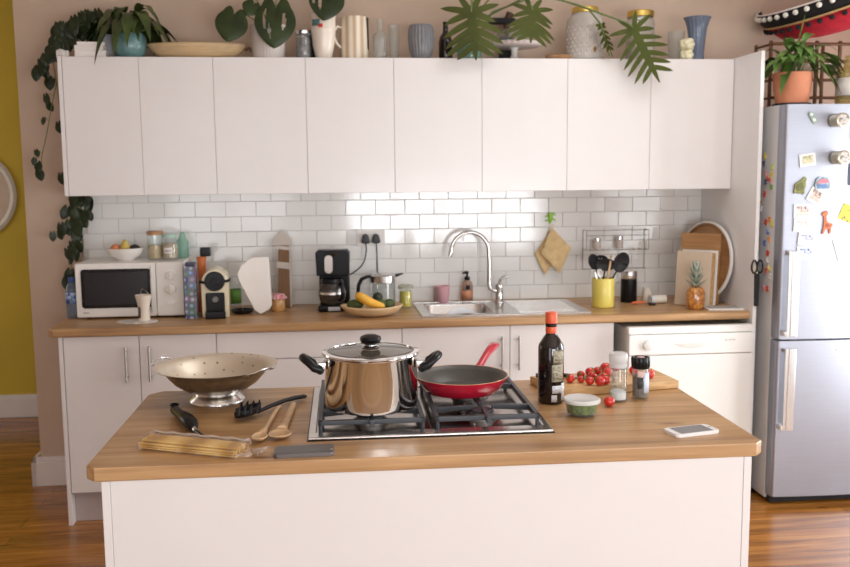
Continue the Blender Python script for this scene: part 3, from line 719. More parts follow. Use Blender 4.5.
G().tube([(-.045, 0, .008), (-.02, 0, .009), (.03, 0, .009), (.056, 0, .007)], [.008, .009, .0085, .007], 10, flat=.75).put('handle', M_BLKM, t)

# ------------------------------------------------------------------ sink, tap
t = thing('sink', 'inset steel sink with bowl on left and ribbed drainer', 'sink', (2.23, -.30, CT))
q = lambda x: x - 2.23
p_ = lambda y: y + .30
g = G()
ox0, ox1, oy0, oy1 = 1.828, 2.625, -.535, -.078
zt = .0035
for (a, b, c, d) in ((ox0, SX0 + .01, oy0, oy1), (SX0 + .01, SX1 - .01, oy0, SY0 + .01), (SX0 + .01, SX1 - .01, SY1 - .01, oy1), (SX1 - .01, ox1, oy0, oy1)):
    g.box(q(a), q(b), p_(c), p_(d), .0004, zt)
g.tube([(q(ox0), p_(oy0), .003), (q(ox1), p_(oy0), .003), (q(ox1), p_(oy1), .003), (q(ox0), p_(oy1), .003), (q(ox0), p_(oy0), .003)], .004, 6)
g.put('rim', M_STEEL, t)
bw_, bd_ = SX1 - SX0 - .006, SY1 - SY0 - .006
bc = (q((SX0 + SX1) / 2), p_((SY0 + SY1) / 2))
g = G(); rings = []
for (sw, z_) in ((0, .0034), (.006, -.004), (.014, -.125), (.03, -.145), (.08, -.148)):
    rings.append([g.bm.verts.new((bc[0] + x, bc[1] + y, z_)) for x, y in rrect(bw_ - 2 * sw, bd_ - 2 * sw, max(.02, .055 - sw * .4), 6)])
for A, B in zip(rings, rings[1:]):
    for k in range(len(A)): g.bm.faces.new((A[k], A[(k + 1) % len(A)], B[(k + 1) % len(A)], B[k]))
g.bm.faces.new(rings[-1])
g.put('bowl', M_STEEL, t, solid=.001, ang=60)
g = G()
for k in range(9): g.box(q(2.30), q(2.58), p_(-.47 + k * .042), p_(-.455 + k * .042), zt - .0005, zt + .003, .001)
g.put('drainer_ribs', M_STEEL, t)
pl = G().lathe([(0, .0), (.05, .0), (.06, .002), (.098, .014), (.1, .016), (.097, .017), (.058, .0055), (0, .004)], n=56).put('dinner_plate', mat('plate_glaze', (.62, .64, .66), .25, coat=.4), loc=(2.055, -.26, CT - .095), rot=(R(58), R(0), R(8)))
tag(pl, 'pale plate leaning inside the sink bowl', 'plate')
t = thing('kitchen_tap', 'tall chrome swan-neck tap behind the sink', 'tap', (2.262, -.14, CT + .004))
Qt = lambda x, z: (x - 2.262, 0, z - CT - .004)
g = G(); g.lathe([(0, 0), (.025, 0), (.025, .006), (.021, .012), (.019, .05), (.0185, .075), (.02, .085), (.017, .095), (0, .097)], n=32)
g.put('base', M_CHROME, t)
pts = [Qt(2.255, .962), Qt(2.235, .968), Qt(2.214, .978), Qt(2.209, 1.0)] + [Qt(2.209, 1.06), Qt(2.209, 1.12), Qt(2.208, 1.165)] + [Qt(2.112 + .096 * math.cos(R(a)), 1.167 + .098 * math.sin(R(a))) for a in range(10, 181, 12)] + [Qt(2.014, 1.158), Qt(2.009, 1.145)]
G().tube(pts, [.011] * 3 + [.0105] * 3 + [.0100] * (len(pts) - 6), 14).put('spout', M_CHROME, t)
G().tube([(.0, 0, .095), (.004, 0, .118), (.02, -.004, .130), (.045, -.008, .133), (.052, -.009, .133)], [.012, .012, .010, .007, .004], 12, flat=.7).put('lever', M_STEEL, t)

# ------------------------------------------------------------------ dishwasher
t = thing('dishwasher', 'white freestanding dishwasher under the right end of worktop', 'dishwasher', (3.07, -.34, 0))
dx0, dx1 = 2.768 - 3.07, 3.368 - 3.07
G().box(dx0 + .004, dx1 - .004, -.285, .30, .02, .835, .004).put('body', mat('dishwasher_white', (.80, .80, .76), .4, var=.01), t)
M_DW = mat('dishwasher_front', (.86, .86, .83), .32, var=.01)
G().box(dx0, dx1, -.325, -.286, .09, .715, .008).put('door', M_DW, t)
pn = G().box(dx0, dx1, -.330, -.286, .717, .812, .006).put('control_panel', M_DW, t)
G().box(dx0, dx1, -.322, -.286, .8135, .848, .006).put('top_lid', M_DW, t)
M_DIAL = mat('dial_ivory', (.74, .74, .70), .35)
G().lathe([(0, 0), (.024, 0), (.023, .012), (.018, .014), (0, .014)], n=32, M=Matrix.Translation((dx0 + .09, -.330, .765)) @ FRONT).put('dial', M_DIAL, pn)
G().prism([(-.085, 0), (.085, 0), (.05, -.018), (0, -.024), (-.05, -.018)], 0, .003, M=Matrix.Translation((0, -.330, .77)) @ FRONT, bev=.001).put('grip_recess', M_DIAL, pn)
for k in range(3): G().box(dx1 - .14 + k * .018, dx1 - .128 + k * .018, -.332, -.3302, .777, .783).put('indicator_light', mat('indicator_grey', (.55, .55, .5), .5), pn)
G().box(dx0 + .02, dx1 - .02, -.27, -.25, .001, .088).put('plinth', mat('dw_plinth', (.5, .5, .48), .5), t)

# ------------------------------------------------------------------ fridge freezer
t = thing('fridge_freezer', 'tall silver fridge with upper and lower doors at the right', 'fridge', (3.434, -.70, 0))
FH = 1.852; FW = .61
G().box(0, FW, 0.004, .66, .02, FH, .003).put('body', M_FSIDE, t)
def fdoor(z0, z1):
    g = G(); rr = .018; pts = [(0.0, -.004)]
    pts += [(0.0, -.045)] + [(rr - rr * math.cos(R(a)), -.045 - rr * math.sin(R(a))) for a in (22, 45, 68, 90)]
    n = 12
    for k in range(1, n):
        u = k / n; pts.append((rr + (FW - 2 * rr) * u, -.063 - .012 * math.sin(PI * u)))
    pts += [(FW - rr + rr * math.sin(R(a)), -.045 - rr * math.cos(R(a))) for a in (0, 22, 45, 68, 90)] + [(FW, -.004)]
    g.prism(pts, z0, z1, bev=.002)
    return g.put('door', M_FRIDGE, t, ang=30)
d1 = fdoor(.792, FH - .001); d2 = fdoor(.045, .784)
def fhandle(par, z0, z1, zm0, zm1):
    g = G(); g.box(.035, .068, -.112, -.102, z0, z1, .003)
    g.box(.020, .0345, -.108, -.100, z0, z1, .001)
    g.box(.012, .05, -.106, -.060, zm0, zm1, .003)
    g.put('handle', mat('handle_pale', (.80, .78, .76), .25, .8, var=.02), par)
fhandle(d1, .812, 1.20, .812, .835); fhandle(d1, .812, 1.20, 1.178, 1.2) if False else None
fhandle(d2, .375, .755, .375, .398)
for par, z in ((d1, 1.18), (d2, .735)): G().box(.02, .05, -.104, -.060, z, z + .02, .003).put('handle_mount', M_STEEL, par)
G().box(.28, .33, -.0765, -.0752, .735, .741).put('badge', M_STEEL, d2)
for fx in (.05, FW - .05): G().cyl((fx, .05, 0), (fx, .05, .02), .02, n=16).put('foot', M_BLK, t)
G().box(.01, FW - .01, -.03, .0, .008, .042).put('kick_plate', M_BLKM, t)

FY = -.7755
def on_door(x): # surface of bowed door at x
    u = (x - 3.434 - .018) / (FW - .036); return -.70 - .063 - .012 * math.sin(PI * max(0, min(1, u)))
def magnet_photo(x, z, w_, h_, rot, label, m, border=True, name='photograph', cat='photo', grp='photos on the fridge door'):
    y = on_door(x) - .0006
    t = thing(name, label, cat, (x, y, z), 0, grp); t.rotation_euler = (0, R(rot), 0)
    G().box(-w_ / 2, w_ / 2, -.0016, -.0002, -h_ / 2, h_ / 2).put('paper', M_PAPER if border else m, t)
    if border: G().box(-w_ / 2 + .011, w_ / 2 - .011, -.0022, -.0017, -h_ / 2 + .012, h_ / 2 - .008).put('image', m, t)
def blot(name, a, b, c, sc=60): return ramp_mat(name, 'noise', [(.38, a), (.5, b), (.62, c)], .45, sc, dist=1.5)
magnet_photo(3.541, 1.605, .075, .055, -8, 'small white-edged photo below the green and white magnet', blot('ph1', (.25, .22, .1), (.5, .5, .3), (.75, .6, .5)))
magnet_photo(3.585, 1.444, .07, .066, 28, 'tilted photo of faces beneath the house magnet', blot('ph2', (.05, .05, .06), (.5, .35, .28), (.75, .6, .55), 40))
magnet_photo(3.527, 1.376, .082, .062, 0, 'upper photo of the left pair on the fridge', blot('ph3', (.08, .1, .2), (.65, .45, .36), (.8, .7, .65), 40))
magnet_photo(3.529, 1.312, .082, .056, 3, 'pinkish photo, second down of the left pair', blot('ph4', (.45, .35, .38), (.7, .55, .5), (.8, .7, .68), 40))
magnet_photo(3.552, 1.250, .082, .056, 5, 'bluish photo, third down near the door edge', blot('ph5', (.15, .2, .4), (.45, .45, .5), (.8, .75, .7), 40))
magnet_photo(3.549, 1.188, .082, .058, 0, 'blue and cream photo, lowest on the fridge door', blot('ph6', (.06, .12, .35), (.45, .5, .6), (.8, .75, .6), 40))
magnet_photo(3.745, 1.362, .085, .075, 22, 'yellow card with dark scribble on the fridge door', blot('ph7', (.15, .13, .05), (.80, .66, .04), (.85, .72, .06), 70), False, 'note_card', 'card', None)
magnet_photo(3.745, 1.215, .12, .105, -18, 'blank white sheet tilted on the fridge at right edge', M_PAPER, False, 'paper_sheet', 'paper', None)
magnet_photo(3.775, 1.555, .085, .13, 0, 'dark navy card on the fridge at right edge', mat('navy_card', (.05, .06, .10), .5), False, 'dark_card', 'card', None)
magnet_photo(3.768, 1.745, .07, .11, 0, 'yellow-green and purple picture near top of fridge', ramp_mat('ph8', 'noise', [(.4, (.25, .02, .25)), (.5, (.55, .6, .1)), (.7, (.6, .75, .3))], .5, 18, (1, 1, 2), dist=.2), False, 'picture_card', 'picture', None)
# spice tins (magnetic)
for z, lb in ((1.777, 'upper magnetic spice tin with window lid on fridge'), (1.613, 'lower magnetic spice tin with window lid on fridge')):
    x = 3.655 if z > 1.7 else 3.668
    t = thing('spice_tin', lb, 'spice tin', (x, on_door(x) - .006, z), 0, 'magnetic spice tins'); t.rotation_euler = (R(90), 0, R(6))
    G().lathe([(0, 0), (.030, 0), (.030, .045), (.032, .046), (.032, .058), (.026, .060), (.026, .058), (0, .058)], n=32).put('tin', mat('tin_metal', (.66, .60, .46), .25, .9), t)
    G().lathe([(0, .0585), (.0255, .0585)], n=32).put('lid_window', blot('spice_fill', (.08, .06, .05), (.35, .3, .26), (.6, .56, .52), 90), t)
# figure magnets: flat shaped pieces
def flat_magnet(name, label, poly, x, z, m, extra=(), sc=1.0):
    t = thing(name, label, 'fridge magnet', (x, on_door(x) - .0006, z), 0, 'figure magnets on the fridge door')
    G().prism([(a * sc, b * sc) for a, b in poly], .0, .005, M=FRONT).put('plate', m, t)
    for nm, pl_, mm in extra: G().prism([(a * sc, b * sc) for a, b in pl_], .0052, .0075, M=FRONT).put(nm, mm, t)
flat_magnet('snowman_magnet', 'small white and green figure magnet top left of fridge', [(-.006, .032), (-.016, .026), (-.018, .014), (-.008, .006), (-.006, -.004), (.0, -.016), (.01, -.024), (.022, -.018), (.024, -.006), (.014, .004), (.006, .01), (.006, .024)], 3.553, 1.787, mat('mag_green', (.30, .42, .34), .4), [('face', [(-.011, .024), (-.012, .014), (-.002, .012), (.001, .022)], M_WPL), ('belly', [(.0, .0), (.004, -.012), (.016, -.012), (.016, -.002), (.008, .002)], M_WPL)])
flat_magnet('turtle_magnet', 'olive green turtle-shaped magnet on the fridge', [(.012, .042), (.022, .04), (.026, .03), (.020, .018), (.024, .002), (.016, -.018), (.02, -.03), (.010, -.038), (.004, -.03), (-.012, -.034), (-.022, -.028), (-.03, -.034), (-.034, -.024), (-.028, -.012), (-.030, .002), (-.022, .014), (-.008, .022), (.004, .03)], 3.514, 1.489, mat('mag_olive', (.20, .20, .05), .4, var=.4, scale=70), [('shell', [(.010, .012), (.013, -.004), (.004, -.020), (-.012, -.020), (-.021, -.006), (-.014, .008), (0, .016)], mat('mag_olive_dark', (.11, .12, .03), .4, var=.4, scale=120))])
flat_magnet('house_magnet', 'small colourful house magnet right of the turtle', [(-.036, -.008), (-.03, .018), (-.016, .03), (.02, .026), (.036, .008), (.034, -.022), (-.03, -.026)], 3.612, 1.500, mat('mag_teal', (.25, .35, .40), .4, var=.5, scale=60), [('roof', [(-.03, .0), (-.012, .02), (.024, .018), (.03, .002)], mat('mag_pink', (.55, .18, .22), .4)), ('wall', [(-.022, -.02), (-.022, -.004), (.02, -.004), (.02, -.02)], mat('mag_blue', (.12, .2, .4), .4))])
flat_magnet('giraffe_magnet', 'orange giraffe-shaped magnet on the fridge door', [(-.010, .052), (.002, .056), (.010, .048), (.008, .036), (.002, .034), (.004, .01), (.014, .002), (.030, -.002), (.036, -.016), (.028, -.014), (.026, -.028), (.026, -.048), (.018, -.048), (.016, -.028), (.0, -.026), (-.008, -.048), (-.016, -.048), (-.010, -.022), (-.008, .006), (-.010, .032), (-.018, .034), (-.018, .042)], 3.635, 1.322, mat('mag_orange', (.60, .14, .04), .4, var=.4, scale=80), [('saddle', [(.0, .0), (.012, -.004), (.02, -.014), (.008, -.018), (-.001, -.012)], mat('mag_brown', (.3, .07, .03), .4))])
# letter magnets on the fridge side
LC = {'yellow': (.75, .6, .08), 'navy': (.08, .1, .2), 'lime': (.55, .65, .15), 'pink': (.78, .35, .38), 'red': (.68, .08, .04), 'green': (.2, .4, .12), 'orange': (.75, .28, .05), 'white': (.75, .72, .7), 'blue': (.12, .2, .5)}
LS = [(-.596, 1.629, 'yellow'), (-.582, 1.591, 'navy'), (-.663, 1.578, 'lime'), (-.597, 1.547, 'pink'), (-.657, 1.54, 'yellow'), (-.63, 1.526, 'red'), (-.66, 1.508, 'pink'), (-.605, 1.508, 'navy'), (-.659, 1.485, 'green'), (-.598, 1.452, 'red'), (-.559, 1.421, 'orange'), (-.568, 1.382, 'white'), (-.656, 1.336, 'orange'), (-.619, 1.322, 'red'), (-.677, 1.316, 'yellow'), (-.643, 1.28, 'blue'), (-.654, 1.242, 'orange'), (-.615, 1.224, 'blue'), (-.648, 1.178, 'red'), (-.644, 1.145, 'white'), (-.667, 1.112, 'yellow'), (-.636, 1.095, 'red'), (-.675, 1.074, 'white'), (-.619, 1.011, 'pink'), (-.657, 1.013, 'red')]
GLY = {'L': [(-1, 1), (-.4, 1), (-.4, -.4), (1, -.4), (1, -1), (-1, -1)], 'T': [(-1, 1), (1, 1), (1, .4), (.3, .4), (.3, -1), (-.3, -1), (-.3, .4), (-1, .4)], 'C': [(1, 1), (-.6, 1), (-1, .6), (-1, -.6), (-.6, -1), (1, -1), (1, -.4), (-.3, -.4), (-.3, .4), (1, .4)], 'S': [(-1, 1), (1, 1), (1, .5), (-.3, .5), (-.3, .25), (1, .25), (1, -1), (-1, -1), (-1, -.5), (.3, -.5), (.3, -.25), (-1, -.25)], 'Z': [(-1, 1), (1, 1), (1, .5), (-.2, -.5), (1, -.5), (1, -1), (-1, -1), (-1, -.5), (.2, .5), (-1, .5)]}
SIDE = Matrix(((0, 0, -1, 0), (-1, 0, 0, 0), (0, 1, 0, 0), (0, 0, 0, 1)))
cnt = {}; rk = ['topmost', 'second', 'third', 'fourth', 'fifth', 'sixth']
for k, (y, z, c) in enumerate(LS):
    i = cnt.get(c, 0); cnt[c] = i + 1
    gl = GLY['LTCSZ'[k % 5]]
    o = G().prism([(a * .0098, b * .0125) for a, b in gl], 0.0004, .006, M=SIDE @ Matrix.Rotation(R((k * 47) % 60 - 30), 4, 'Z'), bev=.001).put('letter_magnet', mat('letter_' + c, LC[c], .4), loc=(3.434, y, z))
    tot = sum(1 for q_ in LS if q_[2] == c)
    lb = ('%s %s letter magnet on the side of the fridge' % (rk[i], c)) if tot > 1 else 'only %s letter magnet on the side of the fridge' % c
    tag(o, lb, 'letter magnet', 'letter magnets on the fridge side')
# scissors hanging on the fridge side
t = thing('scissors', 'black-sheathed kitchen scissors hanging between tall white panel and fridge', 'scissors', (3.388, -.6305, 1.03), R(90))
g = G()
for dy in (-.014, .014): g.tube([(-.007, dy + .013 * math.cos(a), .085 + .030 * math.sin(a)) for a in [k * PI / 8 for k in range(17)]], .0042, 8)
g.put('handle', M_BLK, t)
G().prism([(-.012, .055), (.012, .055), (.011, -.10), (-.009, -.10)], .002, .012, M=SIDE, bev=.002).put('sheath', M_BLKM, t)
G().box(-.008, -.004, -.008, .008, .055, .085).put('pivot', mat('brass_tone', (.6, .5, .3), .3, .9), t)

# ------------------------------------------------------------------ leaves
def blade(g, p0, d, L, W, droop=.4, fold=.15, n=7, tipw=1.0, up=Vector((0, 0, 1)), wavy=0):
    d = Vector(d).normalized(); p0 = Vector(p0)
    sd = d.cross(up)
    if sd.length < .05: sd = d.cross(Vector((1, 0, 0)))
    sd.normalize(); nm = sd.cross(d).normalized()
    rows = []
    for i in range(n + 1):
        t = i / n; w_ = W * math.sin(PI * min(1, .04 + .96 * t ** .75)) * .5
        if i == n: w_ = W * .01
        c = p0 + d * L * t * (1 - .15 * droop * t) + Vector((0, 0, -droop * L * t * t))
        wv = wavy * W * math.sin(9 * t)
        rows.append([g.bm.verts.new(c - sd * w_ + nm * (fold * w_ + wv)), g.bm.verts.new(c), g.bm.verts.new(c + sd * w_ + nm * (fold * w_ - wv))])
    for A, B in zip(rows, rows[1:]):
        g.bm.faces.new((A[0], A[1], B[1], B[0])); g.bm.faces.new((A[1], A[2], B[2], B[1]))
def heart(g, p0, tip, nrm, W, curl=.06, holes=(), nu=26, nv=20):
    """heart-shaped leaf; p0 = stalk joint"""
    p0 = Vector(p0); tip = Vector(tip); ax = tip - p0; L = ax.length; ax.normalize(); nrm = Vector(nrm); sd = ax.cross(nrm).normalized(); nn = sd.cross(ax).normalized()
    def f(u, v):
        q = v * 2 - 1; a = abs(q)
        hw = W / 2 * (math.sin(PI * (.30 + .70 * u) ** 1.15) ** .75 if u < 1 else 0.0)
        back = -.26 * L * (math.sin(PI * min(1, a * 1.05)) ** .8 if a > 0 else 0) * (1 - u) ** 2
        s = u * L + back
        return p0 + ax * s + sd * (q * hw) + nn * (-curl * (q * q) * W * .5 + .05 * L * math.sin(PI * u)) + Vector((0, 0, 0))
    sk = None
    if holes:
        def sk(u, v):
            q = v * 2 - 1
            for (hu, hq, ru, rq, sl) in holes:
                dq = q - hq; du = u - hu - sl * dq
                if (du / ru) ** 2 + (dq / rq) ** 2 < 1: return True
            return False
    g.grid(f, nu, nv, sk)
def lobed(g, p0, tip, nrm, W, nl=6, back=2, seed=0, wl=.13):
    """deeply cut philodendron leaf: midrib blade with finger lobes"""
    rs = random.Random(seed)
    p0 = Vector(p0); tip = Vector(tip); ax = tip - p0; L = ax.length; ax.normalize(); sd = ax.cross(Vector(nrm)).normalized(); nn = sd.cross(ax).normalized()
    P = lambda a, b, c=0: p0 + ax * a * L + sd * b + nn * c
    def strip(pts, ws, off=0):
        rows = []
        for i, (a, b) in enumerate(pts):
            a0, b0 = pts[max(i - 1, 0)]; a1, b1 = pts[min(i + 1, len(pts) - 1)]
            ta, tb = (a1 - a0) * L, (b1 - b0); ll = math.hypot(ta, tb) or 1; na, nb = -tb / ll, ta / ll
            sag = -.25 * b * b / max(W, .01)
            rows.append([g.bm.verts.new(P(a + na * ws[i] / L, b + nb * ws[i], sag + off)), g.bm.verts.new(P(a, b, sag + off - .0015)), g.bm.verts.new(P(a - na * ws[i] / L, b - nb * ws[i], sag + off))])
        for A, B in zip(rows, rows[1:]):
            g.bm.faces.new((A[0], A[1], B[1], B[0])); g.bm.faces.new((A[1], A[2], B[2], B[1]))
    strip([(-.02, 0), (.1, 0), (.35, 0), (.6, 0), (.82, 0), (1.0, 0)], [.02 * W, .07 * W, .085 * W, .07 * W, .045 * W, .003])
    for sg in (-1, 1):
        for k in range(nl + back):
            if k < nl:
                t0 = .05 + .80 * k / nl; ln = W * .5 * (math.sin(PI * (.32 + .55 * k / nl))) * rs.uniform(.88, 1.1); fw = .28 + .40 * (k / nl) + rs.uniform(-.05, .05)
            else:
                t0 = .05; ln = W * (.46 if k == nl else .38) * rs.uniform(.9, 1.05); fw = -.35 if k == nl else -.95
            dirb = 1.0 if k <= nl else .55
            pts = []; ws = []
            for i in range(8):
                u = i / 7; pts.append((t0 + fw * ln / L * u + .10 * ln / L * u * u, sg * ln * dirb * u))
                ws.append(W * wl * .5 * (.85 + .15 * math.sin(PI * u)) * (1 - u ** 7) * (.72 + .28 * (1 - u)) + .0006)
            strip(pts, ws, .0006 * (k % 2))

# philodendron in green glass vase behind the big leaf
t = thing('philodendron', 'philodendron with deeply cut leaves in glass vase atop the cabinets', 'potted plant', (2.10, -.22, UT))
Q = lambda x, y, z: (x - 2.10, y + .22, z - UT)
G().lathe([(0, 0), (.055, 0), (.06, .01), (.058, .09), (.05, .10), (.047, .10), (.053, .09), (.055, .012), (0, .006)], (.0, 0, 0), 32).put('vase', M_GLASSG, t)
g = G()
g.tube([Q(2.10, -.22, 2.12), Q(2.11, -.23, 2.30), Q(2.10, -.32, 2.42), Q(2.08, -.42, 2.36), Q(2.076, -.43, 2.295)], .004, 8)
g.tube([Q(2.11, -.22, 2.12), Q(2.16, -.20, 2.35), Q(2.26, -.30, 2.46), Q(2.34, -.40, 2.40), Q(2.367, -.41, 2.31)], .004, 8)
g.tube([Q(2.11, -.21, 2.12), Q(2.20, -.18, 2.32), Q(2.40, -.28, 2.41), Q(2.58, -.40, 2.337), Q(2.70, -.44, 2.285), Q(2.80, -.45, 2.25), Q(2.835, -.445, 2.229)], .0045, 8)
g.tube([Q(2.105, -.21, 2.12), Q(2.22, -.17, 2.34), Q(2.46, -.22, 2.42), Q(2.64, -.385, 2.32), Q(2.70, -.39, 2.25), Q(2.735, -.395, 2.12), Q(2.742, -.395, 2.105)], .0045, 8)
g.put('stems', M_STEM, t)
g = G(); V = Vector
lobed(g, Q(2.076, -.43, 2.30), Q(2.095, -.45, 2.075), (0, -1, .15), .29, 5, 2, 1, .115)
o1 = g.put('leaf', M_LEAFO, t)
g = G(); lobed(g, Q(2.367, -.41, 2.31), Q(2.352, -.44, 2.155), (.1, -1, .2), .23, 5, 2, 2, .115)
g.put('leaf', M_LEAFO, t)
g = G(); lobed(g, Q(2.835, -.445, 2.229), Q(2.965, -.46, 1.975), (0, -1, .15), .25, 6, 2, 3, .10)
g.put('leaf', M_LEAFO, t)
g = G(); lobed(g, Q(2.70, -.39, 2.25), Q(2.755, -.40, 2.10), (.75, -1, .1), .09, 5, 1, 4, .2)
g.put('leaf', M_LEAFO, t)

# monstera in ribbed white pot
t = thing('monstera', 'monstera in ribbed white pot with split heart-shaped leaves', 'potted plant', (1.142, -.24, UT))
Q = lambda x, y, z: (x - 1.142, y + .24, z - UT)
M_RIBP = mat('ribbed_white_ceramic', (.66, .60, .56), .45)
G().lathe([(0, 0), (.068, 0), (.072, .006), (.082, .15), (.082, .160), (.076, .160), (.074, .145), (0, .14)], n=96, flute=.022, fn=32).put('pot', M_RIBP, t, ang=70)
G().lathe([(0, .141), (.074, .1455)], n=24).put('soil', M_SOIL, t)
g = G()
g.tube([Q(1.142, -.24, 2.24), Q(1.10, -.28, 2.262), Q(1.05, -.33, 2.29), Q(.997, -.345, 2.292)], .003, 6)
g.tube([Q(1.145, -.24, 2.24), Q(1.13, -.27, 2.30), Q(1.10, -.32, 2.36), Q(1.085, -.335, 2.338)], .0025, 6)
g.tube([Q(1.15, -.24, 2.24), Q(1.17, -.25, 2.42), Q(1.19, -.32, 2.40), Q(1.188, -.35, 2.318)], .003, 6)
g.tube([Q(1.15, -.23, 2.24), Q(1.22, -.22, 2.42), Q(1.36, -.28, 2.50), Q(1.44, -.33, 2.43), Q(1.428, -.34, 2.405)], .003, 6)
g.put('stems', M_STEM, t)
for (a, b, n_, W_, hs, nm) in (
    (Q(.999, -.345, 2.288), Q(.962, -.36, 2.165), (0, -1, .1), .150, (), 'leaf'),
    (Q(1.087, -.335, 2.338), Q(1.055, -.35, 2.285), (.2, -1, .3), .085, (), 'leaf'),
    (Q(1.188, -.35, 2.318), Q(1.174, -.37, 2.135), (0, -1, .12), .188, ((.42, -.42, .16, .10, -.35), (.40, .52, .20, .08, .5), (.62, .30, .16, .07, .3)), 'leaf'),
    (Q(1.428, -.34, 2.405), Q(1.402, -.36, 2.262), (0, -1, .1), .165, ((.5, .35, .2, .1, .3), (.42, .72, .16, .07, .5)), 'leaf')):
    g = G(); heart(g, a, b, n_, W_, holes=hs, nu=34, nv=30); g.put(nm, M_LEAF, t)

# trailing pothos at the left end
t = thing('trailing_pothos', 'pothos trailing down beside the left end of wall cabinets', 'potted plant', (.385, -.15, UT))
Q = lambda x, y, z: (x - .385, y + .15, z - UT)
G().lathe([(0, 0), (.045, 0), (.05, .01), (.058, .11), (.056, .12), (.052, .12), (.05, .11), (0, .10)], n=40).put('pot', mat('lavender_glaze', (.50, .50, .56), .3, coat=.3), t)
rs = random.Random(11)
vine1 = [Q(.385, -.15, 2.20), Q(.33, -.18, 2.27), Q(.25, -.20, 2.26), Q(.175, -.21, 2.21), Q(.15, -.20, 2.12), Q(.155, -.18, 2.0), Q(.16, -.16, 1.85), Q(.165, -.15, 1.70), Q(.17, -.13, 1.55), Q(.185, -.12, 1.42), Q(.19, -.12, 1.30), Q(.175, -.14, 1.18), Q(.15, -.16, 1.06)]
vine2 = [Q(.375, -.16, 2.20), Q(.30, -.19, 2.23), Q(.21, -.21, 2.19), Q(.14, -.22, 2.10), Q(.115, -.22, 2.04)]
vine3 = [Q(.155, -.18, 2.0), Q(.13, -.2, 1.88), Q(.10, -.2, 1.75), Q(.075, -.2, 1.66), Q(.07, -.2, 1.60)]
vine4 = [Q(.185, -.13, 1.47), Q(.24, -.12, 1.46), Q(.22, -.12, 1.38), Q(.16, -.13, 1.33), Q(.12, -.14, 1.27)]
vine5 = [Q(.39, -.16, 2.20), Q(.37, -.2, 2.30), Q(.33, -.22, 2.31), Q(.29, -.23, 2.25)]
def interp(pts, n):
    pts = [Vector(p) for p in pts]; out = []
    segs = len(pts) - 1
    for i in range(n + 1):
        u = i / n * segs; k = min(int(u), segs - 1); f_ = u - k
        p = [pts[max(k - 1, 0)], pts[k], pts[k + 1], pts[min(k + 2, segs)]]
        out.append(.5 * ((2 * p[1]) + (p[2] - p[0]) * f_ + (2 * p[0] - 5 * p[1] + 4 * p[2] - p[3]) * f_ * f_ + (3 * p[1] - p[0] - 3 * p[2] + p[3]) * f_ ** 3))
    return out
g = G(); gl = G()
def hleaf(p, dirv, L_, W_):
    dirv = Vector(dirv).normalized(); tip = Vector(p) + dirv * L_
    heart(gl, p, tip, (rs.uniform(-.5, .5), -1, rs.uniform(-.2, .5)), W_, .1, nu=8, nv=8)
for v, n, dens, sz in ((vine1, 60, .78, .056), (vine2, 16, 1.0, .056), (vine3, 14, .5, .045), (vine4, 14, .75, .05), (vine5, 10, 1.0, .058)):
    P_ = interp(v, n); g.tube(P_, .0022, 6)
    for i, p in enumerate(P_):
        dn = dens if not (v is vine1 and 22 < i < 38) else .4
        reps = 2 if (v is not vine3 and (v is not vine1 or i < 18 or i > 42)) else 1
        for _ in range(reps):
            if rs.random() > dn * .8: continue
            off = Vector((rs.uniform(-.035, .035), rs.uniform(-.04, .01), rs.uniform(-.01, .015)))
            if p.z + UT > UB and p.z + UT < UT + .02: off.x = -abs(off.x) * .8 - .005
            s_ = sz * rs.uniform(.7, 1.15)
            g.tube([p, p + off * .6 + Vector((0, 0, .006)), p + off], .0012, 5)
            hleaf(p + off, (rs.uniform(-.6, .6), rs.uniform(-.3, .1), -1), s_, s_ * .82)
g.put('vines', M_STEM, t); gl.put('foliage', M_LEAFD, t)

# peace lily style plant in blue-green pot
def strap_plant(parent, c, z0, n, L0, W0, m, seed, spread=1.0, droop=.9):
    rs = random.Random(seed); g = G(); st = G()
    for k in range(n):
        a = k * 2.4 + rs.uniform(-.3, .3); el = rs.uniform(.65, 1.45); L_ = L0 * rs.uniform(.75, 1.15)
        p = Vector((c[0] + .02 * math.cos(a), c[1] + .02 * math.sin(a), z0))
        d = Vector((math.cos(a) * math.cos(el) * spread, math.sin(a) * math.cos(el) * spread, math.sin(el)))
        q_ = p + d * L_ * rs.uniform(.35, .6)
        st.tube([p, (p + q_) / 2 + Vector((0, 0, .008)), q_], .0018, 5)
        d2 = Vector((d.x, d.y, d.z * .35 - .15))
        blade(g, q_, d2, L_, W0 * rs.uniform(.8, 1.2), droop * rs.uniform(.6, 1.2), .3, 8, wavy=.05)
    st.put('stems', M_STEM, parent); g.put('foliage', m, parent)
t = thing('leafy_plant', 'bushy green plant in round blue-green pot atop the cabinets', 'potted plant', (.508, -.225, UT))
G().lathe([(0, 0), (.042, 0), (.05, .003), (.068, .03), (.076, .065), (.072, .1), (.062, .12), (.058, .121), (.066, .1), (.07, .065), (.05, .02), (0, .02)], n=48).put('pot', mat('blue_green_glaze', (.15, .28, .27), .35, var=.2, scale=30, coat=.4), t)
G().lathe([(0, .100), (.062, .102)], n=24).put('soil', M_SOIL, t)
strap_plant(t, (0, 0), .10, 64, .185, .055, M_LEAFD if False else mat('leaf_mid_green', (.045, .07, .014), .4, var=.5, scale=14), 21, 1.0, 1.0)

